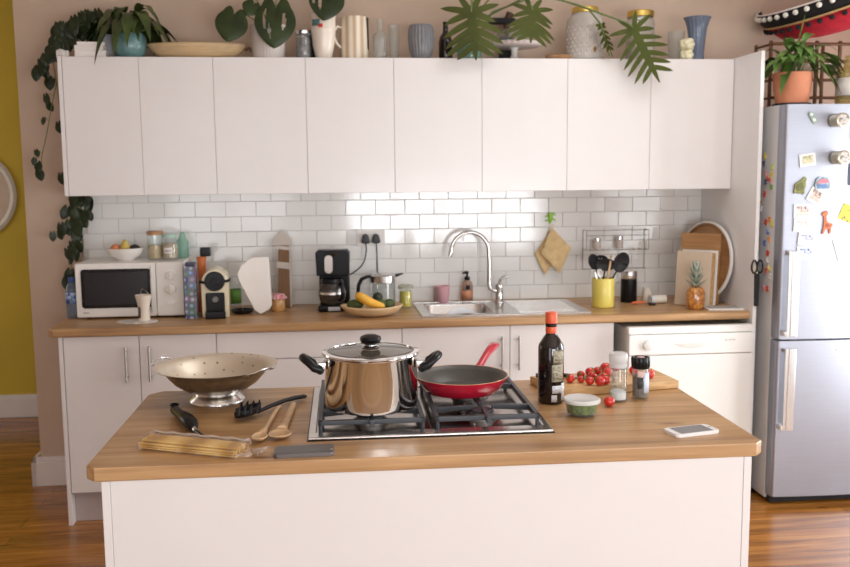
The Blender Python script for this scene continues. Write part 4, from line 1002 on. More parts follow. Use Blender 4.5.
# ------------------------------------------------------------------ things on top of the cabinets
def single(o, label, cat, group=None): return tag(o, label, cat, group)
def stand(name, label, cat, x, y=-.25, z=UT, rz=0, group=None): return thing(name, label, cat, (x, y, z + .0003), rz, group)
for k, (w_, h_, d_, lb, x) in enumerate([(.135, .030, .12, 'bottom white book in the stack beside the trailing plant', .350), (.125, .024, .11, 'middle white book in the stack beside the trailing plant', .346), (.12, .014, .1, 'top thin white book in the stack by trailing plant', .350)]):
    zz = UT + .0003 + [0, .0305, .055][k]
    t = thing('book', lb, 'book', (x, -.27, zz), R([2, -3, 4][k]), 'stack of white books on the cabinets')
    G().box(-w_ / 2, w_ / 2, -d_ / 2, d_ / 2, 0, .003, .0008).put('cover', M_WPL, t); G().box(-w_ / 2, w_ / 2, -d_ / 2, d_ / 2, h_ - .003, h_, .0008).put('cover', M_WPL, t)
    G().box(-w_ / 2 + .003, w_ / 2 - .003, -d_ / 2 + .004, d_ / 2 - .003, .003, h_ - .003).put('pages', mat('book_pages', (.62, .54, .48), .8, var=.1, stretch=(1, 1, 80)), t)
    G().box(-w_ / 2, w_ / 2, -d_ / 2 - .001, -d_ / 2 + .002, 0.0005, h_ - .0005).put('spine', M_PAPER, t)
t = stand('paper_flower', 'small crumpled white paper at left cabinet corner', 'ornament', .222, -.30)
g = G(); rs = random.Random(4)
for k in range(7):
    a = k * .9; g.grid(lambda u, v: ((u - .5) * .04 * math.cos(a) + .008 * math.cos(a), (u - .5) * .04 * math.sin(a), .004 + .03 * v + .004 * math.sin(6 * u + k)), 3, 3)
g.put('petals', M_PAPER, t, solid=.0008)
# wooden trough bowl
t = stand('wooden_bowl', 'long shallow pale wooden bowl on top of the cabinets', 'bowl', .812, -.23)
g = G()
def trough(u, v):
    a = 2 * PI * v; q_ = u; return (.228 * q_ ** .55 * math.cos(a) , .085 * q_ ** .7 * math.sin(a), .003 + .068 * q_ ** 3.2)
g.grid(trough, 14, 48)
g.put('bowl', mat('pale_wood_bowl', (.60, .43, .24), .5, var=.12, stretch=(1, 6, 6)), t, solid=.005, ang=70)
G().tube([(.222, -.01, .045), (.238, -.02, .052), (.246, -.02, .05), (.25, -.025, .038)], [.006, .008, .007, .004], 8).put('twig_handle', mat('bark_brown', (.12, .06, .03), .7), t)
# tumbler
t = stand('storage_jar', 'clear glass jar with grey contents beside the white vase', 'jar', 1.307)
G().lathe([(0, 0), (.034, 0), (.036, .004), (.036, .12), (.033, .125), (.031, .123), (.033, .118), (.033, .006), (0, .006)], n=32).put('glass', M_GLASS, t)
G().lathe([(0, .007), (.032, .007), (.032, .1), (0, .1)], n=24).put('contents', mat('grey_contents', (.25, .23, .22), .6, var=.3, scale=40), t)
G().lathe([(.037, .118), (.038, .12), (.038, .134), (0, .136)], n=32).put('lid', M_STEEL, t)
t = stand('dark_tin', 'tall dark tin standing behind the white vase', 'tin', 1.353, -.16)
G().box(-.035, .035, -.03, .03, 0, .142, .003).put('body', M_BLK, t); G().box(-.033, .033, -.028, .028, .142, .15, .002).put('lid', M_BLK, t)
# white vase with painted sprig
t = stand('white_vase', 'cream ceramic vase with small red and teal painted motif', 'vase', 1.400, -.27)
G().lathe([(0, 0), (.034, 0), (.037, .004), (.050, .06), (.056, .12), (.0575, .135), (.0585, .137), (.057, .139), (.0585, .19), (.061, .205), (.058, .205), (.054, .14), (.046, .06), (.033, .01), (0, .01)], n=48).put('body', M_CREAM, t)
curved_label('painted_sprig', .0592, -148, -105, .148, .178, mat('teal_paint', (.10, .22, .22), .4, var=.3, scale=80), t)
curved_label('painted_flower', .0600, -112, -92, .140, .156, mat('red_paint', (.65, .05, .04), .4), t)
# striped jug
t = stand('striped_jug', 'cream striped jug with black rear edge, handle at left', 'jug', 1.546, -.23)
M_JUG = ramp_mat('jug_stripes', 'wave', [(0, (.50, .38, .25)), (.35, (.62, .48, .32)), (.6, (.76, .66, .52)), (1, (.8, .72, .6))], .4, 9, (1, 1, 0), dist=.6, detail=1, coat=.3)
G().lathe([(0, 0), (.060, 0), (.066, .006), (.068, .05), (.066, .14), (.062, .20), (.059, .20), (.062, .14), (.064, .05), (.060, .01), (0, .01)], n=48).put('body', M_JUG, t)
G().tube([(-.060, -.02, .15), (-.08, -.028, .155), (-.095, -.03, .135), (-.096, -.03, .105), (-.083, -.028, .075), (-.064, -.02, .058)], [.006, .007, .007, .007, .0065, .006], 10).put('handle', M_CREAM, t)
curved_label('black_edge', .0685, -28, 12, .05, .198, M_BLK, t)
# bottles
def bottle(name, label, x, prof, m, y=-.25, cat='bottle', n=32, **k):
    t = stand(name, label, cat, x, y); b = G().lathe(prof, n=n, **k).put('body', m, t, ang=50); return t, b
bottle('glass_bottle', 'clear square-shouldered glass bottle right of the striped jug', 1.667, [(0, 0), (.034, 0), (.036, .004), (.036, .11), (.03, .122), (.015, .132), (.013, .175), (.016, .178), (.016, .188), (.012, .188), (.010, .135), (.027, .118), (.033, .108), (.033, .007), (0, .006)], M_GLASS)
bottle('glass_tumbler', 'tall clear drinking glass right of the square-shouldered bottle', 1.735, [(0, 0), (.023, 0), (.026, .15), (.028, .17), (.026, .17), (.022, .01), (0, .01)], M_GLASS, -.22, 'glass')
t, b = bottle('grey_vase', 'grey vertically ribbed vase beside the dark bottle', 1.863, [(0, 0), (.036, 0), (.042, .004), (.057, .05), (.062, .10), (.060, .14), (.054, .162), (.050, .165), (.048, .162), (.056, .14), (.057, .1), (0, .03)], mat('grey_ceramic', (.21, .215, .23), .4, var=.15, scale=30), n=96, flute=.03, fn=24, cat='vase')
t, b = bottle('dark_bottle', 'slim dark brown bottle left of the largest cut leaf', 1.992, [(0, 0), (.032, 0), (.034, .004), (.034, .10), (.028, .125), (.014, .145), (.012, .185), (.014, .187), (.014, .195), (0, .196)], mat('brown_glass', (.02, .012, .01), .1, coat=.4), -.16)
# cake stand with glass dome
t = stand('cake_stand', 'white scalloped cake stand with glass dome atop the cabinets', 'cake stand', 2.325, -.20)
G().lathe([(0, 0), (.045, 0), (.046, .004), (.022, .014), (.014, .04), (.018, .064), (.03, .070), (0, .072)], n=40).put('pedestal', M_WPL, t)
G().lathe([(0, .0725), (.118, .0725), (.128, .078), (.130, .090), (.126, .090), (.12, .080), (0, .078)], n=112, flute=.018, fn=28).put('plate', mat('stand_ceramic', (.74, .66, .63), .35), t, ang=60)
G().lathe([(.095, .081), (.095, .11), (.085, .135), (.06, .153), (.02, .162), (0, .163)], n=48).put('dome', M_GLASS, t, solid=.002)
G().lathe([(0, .164), (.008, .164), (.006, .172), (.013, .18), (.008, .19), (0, .191)], n=24).put('dome_knob', mat('brass_knob', (.55, .42, .15), .3, .7), t)
g = G()
for k in range(9): g.cyl((-.055 + k * .0135, -.03 + .01 * (k % 2), .082), (-.055 + k * .0135, -.03 + .01 * (k % 2), .100), .007, .008, 10)
g.put('biscuits', mat('dark_biscuit', (.09, .05, .035), .7, var=.2), t)
t = stand('ornament_bird', 'small dark wooden bird ornament behind the cake stand', 'ornament', 2.315, -.05)
G().box(-.035, .035, -.02, .02, 0, .14, .003).put('stand', M_BLKM, t); G().box(-.09, .045, -.02, .02, .205, .235, .008).put('head', M_BLKM, t)
G().tube([(0, 0, .14), (0, 0, .21), (.02, 0, .26)], [.012, .018, .02], 10).put('body', mat('dark_wood_ornament', (.09, .05, .03), .6), t)
t = stand('wood_slice', 'flat oval wood slice between cake stand and textured jar', 'wooden board', 2.533, -.26)
G().lathe([(0, 0), (.064, 0), (.068, .004), (.067, .024), (.062, .027), (0, .027)], n=32, sy=.6, flute=.02, fn=5).put('wood', mat('slice_wood', (.32, .17, .08), .7, var=.3, scale=30), t)
# textured jar + lid
M_GOLD = mat('gold_lid', (.72, .52, .14), .3, .85, var=.05)
M_HAM = glass('hammered_glass', (.92, .90, .87), (.82, .77, .72), .5, .12, .8, .9)
t = stand('textured_jar', 'large dimpled glass jar with gold lid, left of two', 'jar', 2.665, -.24)
g = G(); g.lathe([(0, 0), (.083, 0), (.090, .008), (.091, .16), (.085, .20), (.062, .225), (.060, .242), (.056, .242), (.058, .222), (.08, .196), (.086, .16), (.085, .012), (0, .008)], n=56); g.put('glass', M_HAM, t)
g = G()
for r_ in range(8):
    for k in range(11):
        a = R(-170 + k * 16 + (r_ % 2) * 8); g.ball((.0905 * math.cos(a), .0905 * math.sin(a), .025 + r_ * .019), (.0045, .0045, .006), 8)
g.put('dimples', glass('dimple_glass', (.9, .88, .85), (.80, .76, .72), .6, .1), t)
G().lathe([(.0625, .226), (.065, .228), (.065, .250), (.062, .254), (0, .255)], n=40).put('lid', M_GOLD, t)
G().tube([(.02, -.075, .02), (.025, -.08, .05), (.03, -.078, .07)], [.008, .012, .004], 8).put('contents', mat('dried_flower', (.25, .12, .04), .7), t)
t = stand('storage_jar', 'tall clear jar with gold lid behind the hanging leaf', 'jar', 2.95, -.22)
G().lathe([(0, 0), (.066, 0), (.07, .006), (.07, .19), (.062, .215), (.06, .23), (.056, .23), (.058, .212), (.066, .188), (.066, .01), (0, .008)], n=48).put('glass', M_GLASS, t)
G().lathe([(0, .009), (.0645, .009), (.0645, .12), (0, .125)], n=36).put('contents', mat('pale_pulses', (.62, .54, .44), .7, var=.2, scale=60), t)
G().lathe([(.0635, .214), (.066, .216), (.066, .240), (.062, .244), (0, .245)], n=40).put('lid', M_GOLD, t)
t = stand('drinking_glass', 'clear straight glass holding pale flowers beside blue vase', 'glass', 3.135, -.22)
G().lathe([(0, 0), (.04, 0), (.042, .15), (.040, .15), (.038, .006), (0, .006)], n=32).put('glass', M_GLASS, t)
t = stand('rose_ornament', 'pale cream rosette ornament left of the blue vase', 'ornament', 3.158, -.30)
g = G(); rs = random.Random(9)
M_ROSE = mat('cream_petal', (.80, .75, .52), .6, sss=.1)
for cz, rr in ((.075, .036), (.026, .032)):
    g.ball((0, 0, cz), (rr * .85, rr * .85, rr * .75), 18)
    for k in range(12):
        a = k * 2.4; e = -1 + 2 * (k + .5) / 12; g.ball((math.cos(a) * rr * .5 * math.sqrt(1 - e * e * .5), math.sin(a) * rr * .5, cz + e * rr * .5), (rr * .55, rr * .55, rr * .45), 10)
g.put('rosette', M_ROSE, t)
t = stand('blue_vase', 'blue-grey fluted glass vase flaring at the rim', 'vase', 3.228, -.25)
G().lathe([(0, 0), (.034, 0), (.036, .006), (.034, .03), (.039, .10), (.046, .16), (.056, .195), (.066, .212), (.063, .212), (.052, .193), (.042, .158), (.035, .1), (.030, .03), (0, .02)], n=80, flute=.03, fn=16).put('glass', glass('blue_grey_glass', (.55, .60, .70), (.20, .25, .34), .65, .12, 1.2), t, ang=60)

# ------------------------------------------------------------------ microwave and what stands on it
t = thing('microwave', 'white microwave oven with dark window at left of the counter', 'microwave', (.48, -.34, CT + .0003), R(0))
w2 = .245; mh = .262; mf = .010
G().box(-w2 + .003, w2 - .003, .012, .30, mf, mh, .004).put('body', M_WPL, t)
dr = G().box(-w2, .118, -.012, .011, mf, mh, .006).put('door', M_WPL, t)
G().box(.1195, w2, -.012, .011, mf, mh, .006).put('control_panel', M_WPL, t)
G().prism(rrect(.315, .182, .014), 0, .003, M=Matrix.Translation((-.061, -.0121, .144)) @ FRONT).put('window', mat('oven_window', (.012, .011, .012), .12, var=.1), dr)
G().prism(rrect(.285, .152, .010), .0031, .0034, M=Matrix.Translation((-.061, -.0121, .144)) @ FRONT).put('window_mesh', mat('oven_mesh', (.022, .021, .023), .2, var=.15, scale=200), dr)
G().box(.095, .100, -.020, -.0122, .03, .245, .002).put('handle_groove', mat('mw_grey', (.6, .58, .55), .4), dr)
M_KN = mat('knob_ivory', (.83, .80, .75), .3)
for z, r_ in ((.200, .021), (.137, .026)):
    k_ = G().lathe([(0, 0), (r_, 0), (r_ * .92, .012), (r_ * .8, .014), (0, .014)], n=32, M=Matrix.Translation((.185, -.0121, z)) @ FRONT).put('dial', M_KN, t)
    G().box(.185 - .003, .185 + .003, -.034, -.0265, z - r_ * .85, z + r_ * .85, .002).put('dial_grip', M_KN, k_)
G().lathe([(0, 0), (.024, 0), (.022, .004), (0, .005)], n=32, M=Matrix.Translation((.185, -.0121, .073)) @ FRONT, sy=.55).put('door_button', M_KN, t)
for k in range(5): G().box(-.213 + k * .005, -.2095 + k * .005, -.0128, -.0121, .030, .034 + .002 * (k == 0)).put('badge_letter', mat('badge_dark', (.12, .11, .11), .5), dr)
for fx in (-.2, .2):
    for fy in (.03, .27): G().cyl((fx, fy, 0), (fx, fy, .0098), .012, n=12).put('foot', M_BLK, t)
MZ = CT + .0003 + mh
t = thing('fruit_bowl', 'white fruit bowl on top of the microwave', 'bowl', (.432, -.19, MZ + .0003))
G().lathe([(0, 0), (.04, 0), (.042, .004), (.07, .022), (.086, .048), (.090, .058), (.087, .058), (.066, .025), (.04, .010), (0, .009)], n=48).put('bowl', mat('bowl_glaze', (.76, .72, .68), .3, coat=.4), t)
def fruit(label, cat, x, y, z, r3, m, name, rot=0):
    o = G().ball((0, 0, 0), r3, 20).put(name, m, loc=(x, y, z), rot=(0, R(rot), 0)); return tag(o, label, cat)
fruit('orange fruit at left in the white bowl', 'orange', .388, -.19, MZ + .052, .026, mat('orange_peel', (.62, .22, .09), .45, bump=.3, bscale=150), 'orange')
o = G().lathe([(0, -.028), (.016, -.025), (.024, -.01), (.022, .008), (.013, .026), (.009, .036), (0, .039)], n=24).put('pear', mat('pear_skin', (.55, .40, .09), .45, var=.15), loc=(.432, -.195, MZ + .060)); tag(o, 'yellow-green pear standing in the middle of the white bowl', 'pear')
fruit('dark avocado at right in the white bowl', 'avocado', .475, -.185, MZ + .055, (.026, .02, .019), mat('avocado_dark', (.025, .025, .02), .5, bump=.4, bscale=90), 'avocado')
# pasta jar
t = thing('pasta_jar', 'glass jar of pasta with wooden lid on the microwave', 'jar', (.573, -.19, MZ + .0003))
G().lathe([(0, 0), (.035, 0), (.037, .004), (.037, .118), (.034, .118), (.034, .006), (0, .006)], n=36).put('glass', M_GLASS, t)
G().lathe([(0, .0065), (.0335, .0065), (.0335, .068), (0, .070)], n=24).put('pasta', ramp_mat('short_pasta', 'voronoi', [(0, (.75, .58, .33)), (.6, (.6, .42, .2)), (1, (.3, .2, .1))], .6, 120, bump=.6, dist=0), t)
G().lathe([(0, .1185), (.038, .1185), (.039, .121), (.039, .134), (.037, .136), (0, .136)], n=36).put('lid', M_BOARDB, t)
t = thing('grain_jar', 'clip-top glass jar with white label on the microwave', 'jar', (.643, -.20, MZ + .0003))
G().lathe([(0, 0), (.036, 0), (.039, .006), (.039, .085), (.034, .098), (.033, .105), (.030, .105), (.031, .096), (.036, .084), (.036, .008), (0, .007)], n=36).put('glass', M_GLASS, t)
G().lathe([(0, .0075), (.0355, .0075), (.0355, .075), (0, .078)], n=24).put('grain', ramp_mat('grain_fill', 'noise', [(.3, (.25, .15, .08)), (.5, (.5, .37, .22)), (.7, (.66, .52, .36))], .7, 150, dist=0), t)
G().lathe([(0, .1055), (.034, .1055), (.035, .108), (.033, .118), (0, .120)], n=36).put('lid', mat('mint_lid', (.36, .55, .46), .3), t)
lb_ = curved_label('label', .0396, -125, -65, .030, .058, M_PAPER, t)
text_obj('RICE', .015, M_BLK, t, Matrix.Translation((0, -.0403, .043)) @ FRONT)
t = thing('green_bottle', 'translucent green bottle lying back behind the labelled jar', 'bottle', (.690, -.12, MZ + .0003))
G().lathe([(0, 0), (.026, 0), (.03, .006), (.03, .075), (.016, .10), (.011, .125), (0, .127)], n=28).put('body', M_GLASSG, t)
# water bottle
t = thing('water_bottle', 'small water bottle with blue cap left of the microwave', 'bottle', (.196, -.27, CT + .0003))
G().lathe([(0, 0), (.026, 0), (.0285, .005), (.027, .03), (.0285, .05), (.0285, .135), (.022, .155), (.0125, .168), (.012, .176), (0, .177)], n=32).put('bottle', glass('water_bottle_plastic', (.60, .68, .80), (.30, .38, .50), .3, .06), t)
G().lathe([(.0142, .170), (.0145, .172), (.0145, .192), (0, .194)], n=24).put('cap', mat('blue_cap', (.03, .08, .3), .4), t)
curved_label('label', .0292, -180, 180, .070, .122, ramp_mat('blue_label', 'noise', [(.4, (.03, .10, .35)), (.5, (.10, .22, .5)), (.65, (.6, .68, .78))], .4, 60, dist=.3), t, 32)
# goblet on coaster
t = thing('coaster', 'pale scalloped coaster lying in front of the microwave', 'coaster', (.530, -.462, CT + .0003))
G().lathe([(0, 0), (.088, 0), (.090, .003), (.088, .007), (.05, .0075), (0, .0075)], n=72, flute=.03, fn=12, sy=.62).put('disc', mat('stone_disc', (.60, .57, .52), .4, var=.2, scale=30), t)
t = thing('goblet', 'cream cup with brown streak standing on the coaster', 'cup', (.560, -.455, CT + .0083))
G().lathe([(0, 0), (.026, 0), (.026, .02), (.022, .045), (.030, .085), (.036, .110), (.037, .116), (.034, .116), (.028, .085), (0, .07)], n=40).put('cup', mat('cup_cream', (.76, .68, .58), .45, var=.05), t)
curved_label('brown_streak', .0262, -170, -115, .012, .062, mat('brown_glaze', (.09, .045, .03), .4), t)
G().tube([(-.02, 0, .10), (-.005, .005, .145), (.02, 0, .125), (.03, 0, .11)], .0015, 6).put('wire_loop', M_STEEL, t)
# patterned tin
t = thing('patterned_tin', 'tall narrow tin with colourful flower pattern beside microwave', 'tin', (.762, -.375, CT + .0003))
def flower_mat(name, sc):
    m, nt, b = _nt(name); L = nt.links
    tc = _n(nt, 'ShaderNodeTexCoord'); vo = _n(nt, 'ShaderNodeTexVoronoi'); vo.inputs['Scale'].default_value = sc; vo.inputs['Randomness'].default_value = .35
    L.new(tc.outputs['Object'], vo.inputs['Vector'])
    hs = _n(nt, 'ShaderNodeHueSaturation'); hs.inputs['Saturation'].default_value = .75; hs.inputs['Value'].default_value = .5; L.new(vo.outputs['Color'], hs.inputs['Color'])
    cr = _n(nt, 'ShaderNodeValToRGB'); e = cr.color_ramp.elements; e.new(.3); e.new(.5)
    for i, (p, c) in enumerate(((.0, (1, .8, .2)), (.12, (1, 1, 1)), (.30, (.25, .4, .75)), (.45, (.03, .04, .12)))): e[i].position = p; e[i].color = (*c, 1)
    L.new(vo.outputs['Distance'], cr.inputs[0])
    mx = _n(nt, 'ShaderNodeMix', data_type='RGBA', blend_type='MIX'); mx.inputs[0].default_value = .45; L.new(cr.outputs[0], mx.inputs[6]); L.new(hs.outputs[0], mx.inputs[7]); L.new(mx.outputs[2], b.inputs['Base Color']); b.inputs['Roughness'].default_value = .4
    return m
G().box(-.026, .026, -.03, .03, 0, .245, .003).put('body', flower_mat('flower_print', 34), t)
G().box(-.022, .022, -.026, .026, .2455, .262, .004).put('lid', mat('tin_dark', (.05, .05, .09), .4), t)
t = thing('pepper_mill', 'orange and black mill standing behind the patterned tin', 'pepper mill', (.785, -.17, CT + .0003))
G().lathe([(0, 0), (.026, 0), (.026, .05), (.020, .10), (.021, .25), (.026, .27), (0, .27)], n=28).put('body', mat('mill_orange', (.62, .18, .06), .4), t)
G().box(-.004, .046, -.022, .022, .2705, .315, .006).put('head', M_BLK, t)
# capsule coffee machine
t = thing('capsule_coffee_machine', 'small cream capsule coffee machine with black front', 'coffee machine', (.868, -.33, CT + .0003), R(4))
M_CM = mat('machine_cream', (.74, .66, .46), .3, var=.02, coat=.3)
prof = [(-.062, .0), (.062, .0), (.062, .140)] + [(.062 * math.cos(R(a)) * (1 if a < 90 else 1), .165 + .062 * math.sin(R(a))) for a in range(0, 181, 12)] + [(-.062, .140)]
g = G(); g.prism(prof, -.14, .055, M=FRONT, bev=.006); g.put('body', M_CM, t)
G().lathe([(0, 0), (.046, 0), (.046, .014), (.042, .018), (0, .019)], n=40, M=Matrix.Translation((0, -.0555, .172)) @ FRONT).put('brew_head', M_BLK, t)
G().lathe([(0, .0195), (.018, .0195), (.016, .023), (0, .023)], n=24, M=Matrix.Translation((0, -.0555, .172)) @ FRONT).put('logo_disc', M_BLKM, t)
g = G(); g.tube([(-.068, -.03, .172), (-.066, -.062, .17), (-.046, -.068, .168)], .006, 8); g.tube([(.068, -.03, .178), (.066, -.062, .174), (.046, -.068, .17)], .006, 8); g.put('lever', M_BLK, t)
G().box(-.043, .043, -.062, -.0556, .008, .118, .006).put('cup_bay', M_BLK, t)
G().lathe([(0, 0), (.015, 0), (.012, .014), (0, .014)], n=24, M=Matrix.Translation((0, -.0622, .088)) @ FRONT).put('nozzle', mat('nozzle_grey', (.18, .17, .17), .3), t)
G().box(-.046, .046, -.10, -.0625, 0, .034, .005).put('drip_tray', M_BLK, t)
# bottle behind, dark dish
t = thing('oil_bottle', 'glass bottle with green label behind the coffee machine', 'bottle', (.935, -.12, CT + .0003))
G().lathe([(0, 0), (.028, 0), (.03, .004), (.03, .125), (.026, .14), (.026, .165), (0, .166)], n=28).put('glass', M_GLASS, t)
curved_label('label', .0306, -180, 180, .03, .10, mat('green_label', (.13, .3, .06), .5, var=.3, scale=40), t, 32)
t = thing('dark_dish', 'small black dish between coffee machine and white paper', 'dish', (.985, -.27, CT + .0003))
G().lathe([(0, 0), (.035, 0), (.052, .012), (.056, .020), (.053, .020), (.034, .005), (0, .005)], n=36).put('dish', M_BLK, t)
G().lathe([(0, .0052), (.012, .0052), (.010, .028), (0, .03)], n=16).put('knob', M_BLK, t)
# folded white paper bag
t = thing('paper_bag', 'folded white paper bag leaning between machine and painted jar', 'paper bag', (1.075, -.31, CT + .0003))
fr = [(.000, .0), (.040, .022), (.052, .045), (.040, .293 - .022), (-.03, .293 - .02), (-.050, .262), (-.090, .235), (-.108, .190), (-.098, .16), (-.030, .02)]
G().prism(fr, -.018, .024, M=Matrix.Rotation(R(-10), 4, 'X') @ FRONT, bev=.004).put('bag', M_PAPER, t)
# lighthouse shaped wooden wall decoration
t = thing('wooden_decoration', 'white-framed wooden ornament with pointed top against tiles', 'ornament', (1.172, -.10, CT + .0003), 0); t.rotation_euler = (R(-5), 0, 0)
hH = .385
G().prism([(-.028, 0), (.034, 0), (.032, .31), (-.020, .31)], 0, .012, M=FRONT, bev=.001).put('board', mat('driftwood_brown', (.22, .12, .06), .7, var=.2, stretch=(8, 8, 1)), t)
g = G(); g.prism([(-.048, .312), (.048, .312), (.046, .342), (.004, .388), (-.004, .388), (-.046, .342)], -.002, .018, M=FRONT, bev=.002)
for z0, z1 in ((.20, .232), (.295, .312)): g.prism([(-.030, z0), (.038, z0 - .01), (.038, z1 - .01), (-.030, z1)], .0125, .018, M=FRONT)
g.prism([(.033, .0), (.042, .0), (.042, .315), (.033, .315)], .0, .016, M=FRONT)
g.put('frame', mat('weathered_white', (.58, .52, .47), .7, var=.12), t)
# gingham lid jar
t = thing('jam_jar', 'small orange jam jar with red gingham cloth lid', 'jar', (1.150, -.215, CT + .0003))
G().lathe([(0, 0), (.031, 0), (.034, .004), (.035, .055), (.030, .064), (.030, .07), (0, .07)], n=32).put('jar', mat('jam_orange', (.60, .33, .12), .15, var=.2, scale=60, coat=.5), t)
G().lathe([(.043, .062), (.044, .066), (.034, .074), (.032, .084), (0, .088)], n=48, flute=.06, fn=10).put('cloth_lid', ramp_mat('gingham', 'check', [(0, (.72, .62, .6)), (1, (.6, .05, .1))], .8, 110), t)

# ------------------------------------------------------------------ filter coffee maker
t = thing('coffee_maker', 'black filter coffee maker with glass jug on the counter', 'coffee maker', (1.423, -.22, CT + .0003), R(-3))
G().box(-.075, .078, -.085, .07, 0, .034, .012).put('base', M_BLK, t)
G().box(-.072, .078, .012, .07, .034, .290, .012).put('water_tank', M_BLK, t)
g = G(); g.prism([(-.078, .175), (.080, .175), (.083, .285), (.070, .300), (-.068, .300), (-.082, .288)], -.015, .075, M=FRONT, bev=.008); g.put('filter_housing', M_BLK, t)
G().lathe([(.028, .180), (.058, .282), (.060, .289)], n=36, M=Matrix.Translation((0, -.022, 0))).put('filter_basket', glass('smoked_plastic', (.30, .28, .26), (.06, .055, .05), .4, .08), t)
G().prism(rrect(.038, .088, .018), 0, .006, M=Matrix.Translation((-.018, -.0805, .232)) @ FRONT, bev=.002).put('front_panel', mat('panel_silver', (.55, .50, .47), .3, .6), t)
c = G().lathe([(0, .036), (.05, .036), (.062, .055), (.066, .09), (.056, .13), (.052, .14)], n=40, M=Matrix.Translation((-.006, -.032, 0))).put('jug', glass('jug_glass', (.60, .57, .54), (.25, .22, .2), .15, .03, 1.3), t, solid=.002)
G().lathe([(.053, .138), (.057, .143), (.05, .158), (0, .162)], n=36, M=Matrix.Translation((-.006, -.032, 0))).put('jug_lid', M_BLK, c)
G().lathe([(.0672, .085), (.0675, .092), (.063, .100)], n=36, M=Matrix.Translation((-.006, -.032, 0))).put('jug_band', M_STEEL, c)
G().tube([(.035, -.075, .135), (.045, -.115, .13), (.048, -.128, .10), (.044, -.12, .07), (.03, -.088, .058)], [.009, .010, .010, .010, .007], 10, flat=.7).put('jug_handle', M_BLK, c)
G().box(-.025, .035, -.089, -.0855, .006, .026, .003).put('switch', mat('switch_silver', (.5, .52, .55), .3, .5), t)

# socket, plugs, cables
t = thing('wall_socket', 'white double wall socket on the tiles above coffee press', 'socket', (1.618, -.0128, 1.238))
G().box(-.073, .073, -.009, 0, -.043, .043, .003).put('face_plate', M_WPL, t)
for x, l in ((-.028, 'left black plug in the wall socket'), (.026, 'right black plug in the wall socket')):
    t = thing('power_plug', l, 'plug', (1.618 + x, -.0225, 1.232), 0, 'plugs in the wall socket')
    G().prism([(-.022, -.016), (-.012, -.022), (.012, -.022), (.022, -.016), (.014, .020), (0, .028), (-.014, .020)], 0, .032, M=FRONT, bev=.004).put('plug', M_BLK, t)
o = G().tube(interp([(1.590, -.05, 1.212), (1.592, -.055, 1.17), (1.575, -.06, 1.11), (1.535, -.055, 1.07), (1.50, -.05, 1.05), (1.478, -.06, 1.045)], 20), .0032, 8).put('power_cable', M_BLK); tag(o, 'black cable curving from left plug to coffee maker', 'cable')
o = G().tube(interp([(1.644, -.05, 1.212), (1.646, -.055, 1.17), (1.647, -.05, 1.10), (1.648, -.04, 1.03), (1.650, -.035, .95), (1.665, -.04, .905)], 20), .0032, 8).put('power_cable', M_BLK); tag(o, 'black cable hanging straight down from the right plug', 'cable')

# ------------------------------------------------------------------ coffee press
t = thing('coffee_press', 'glass coffee press with steel collar and black handle', 'coffee press', (1.665, -.19, CT + .0003))
r_ = .062
G().lathe([(0, .004), (r_, .004), (r_, .135)], n=40).put('glass', M_GLASS, t, solid=.002)
G().lathe([(0, 0), (r_ + .003, 0), (r_ + .003, .012), (0, .0035)], n=40).put('base', M_BLK, t)
G().lathe([(r_ + .003, .128), (r_ + .005, .13), (r_ + .006, .162), (r_ - .004, .170), (0, .173)], n=40).put('collar', M_STEEL, t)
G().prism([(.058, .148), (.105, .168), (.102, .172), (.058, .166)], -.014, .014, M=FRONT, bev=.002).put('pouring_lip', M_BLK, t)
G().tube([(-.050, -.02, .16), (-.078, -.03, .160), (-.105, -.034, .148), (-.120, -.036, .12), (-.124, -.036, .08), (-.120, -.036, .05)], [.010, .011, .012, .012, .011, .008], 12, flat=.8).put('handle', M_BLK, t)
g = G()
for a in (20, 110, 200, 290): g.box(-.004, .004, -.0012, .0012, .012, .13, M=Matrix.Translation(((r_ + .002) * math.cos(R(a)), (r_ + .002) * math.sin(R(a)), 0)) @ Matrix.Rotation(R(a + 90), 4, 'Z'))
g.put('cage', M_STEEL, t)
# yellow jar
t = thing('mustard_jar', 'glass jar with bright yellow filling beside the coffee press', 'jar', (1.778, -.20, CT + .0003))
G().lathe([(0, 0), (.031, 0), (.033, .004), (.033, .085), (.028, .092), (.026, .09), (.030, .082), (.030, .006), (0, .006)], n=32).put('glass', M_GLASS, t)
G().lathe([(0, .0065), (.0295, .0065), (.0295, .080), (0, .081)], n=28).put('filling', mat('yellow_filling', (.70, .58, .02), .5, var=.1, scale=50), t)
G().lathe([(.033, .0925), (.037, .094), (.037, .108), (.03, .114), (0, .116)], n=32).put('lid', glass('glass_lid_grey', (.8, .8, .7), (.5, .5, .42), .4), t)
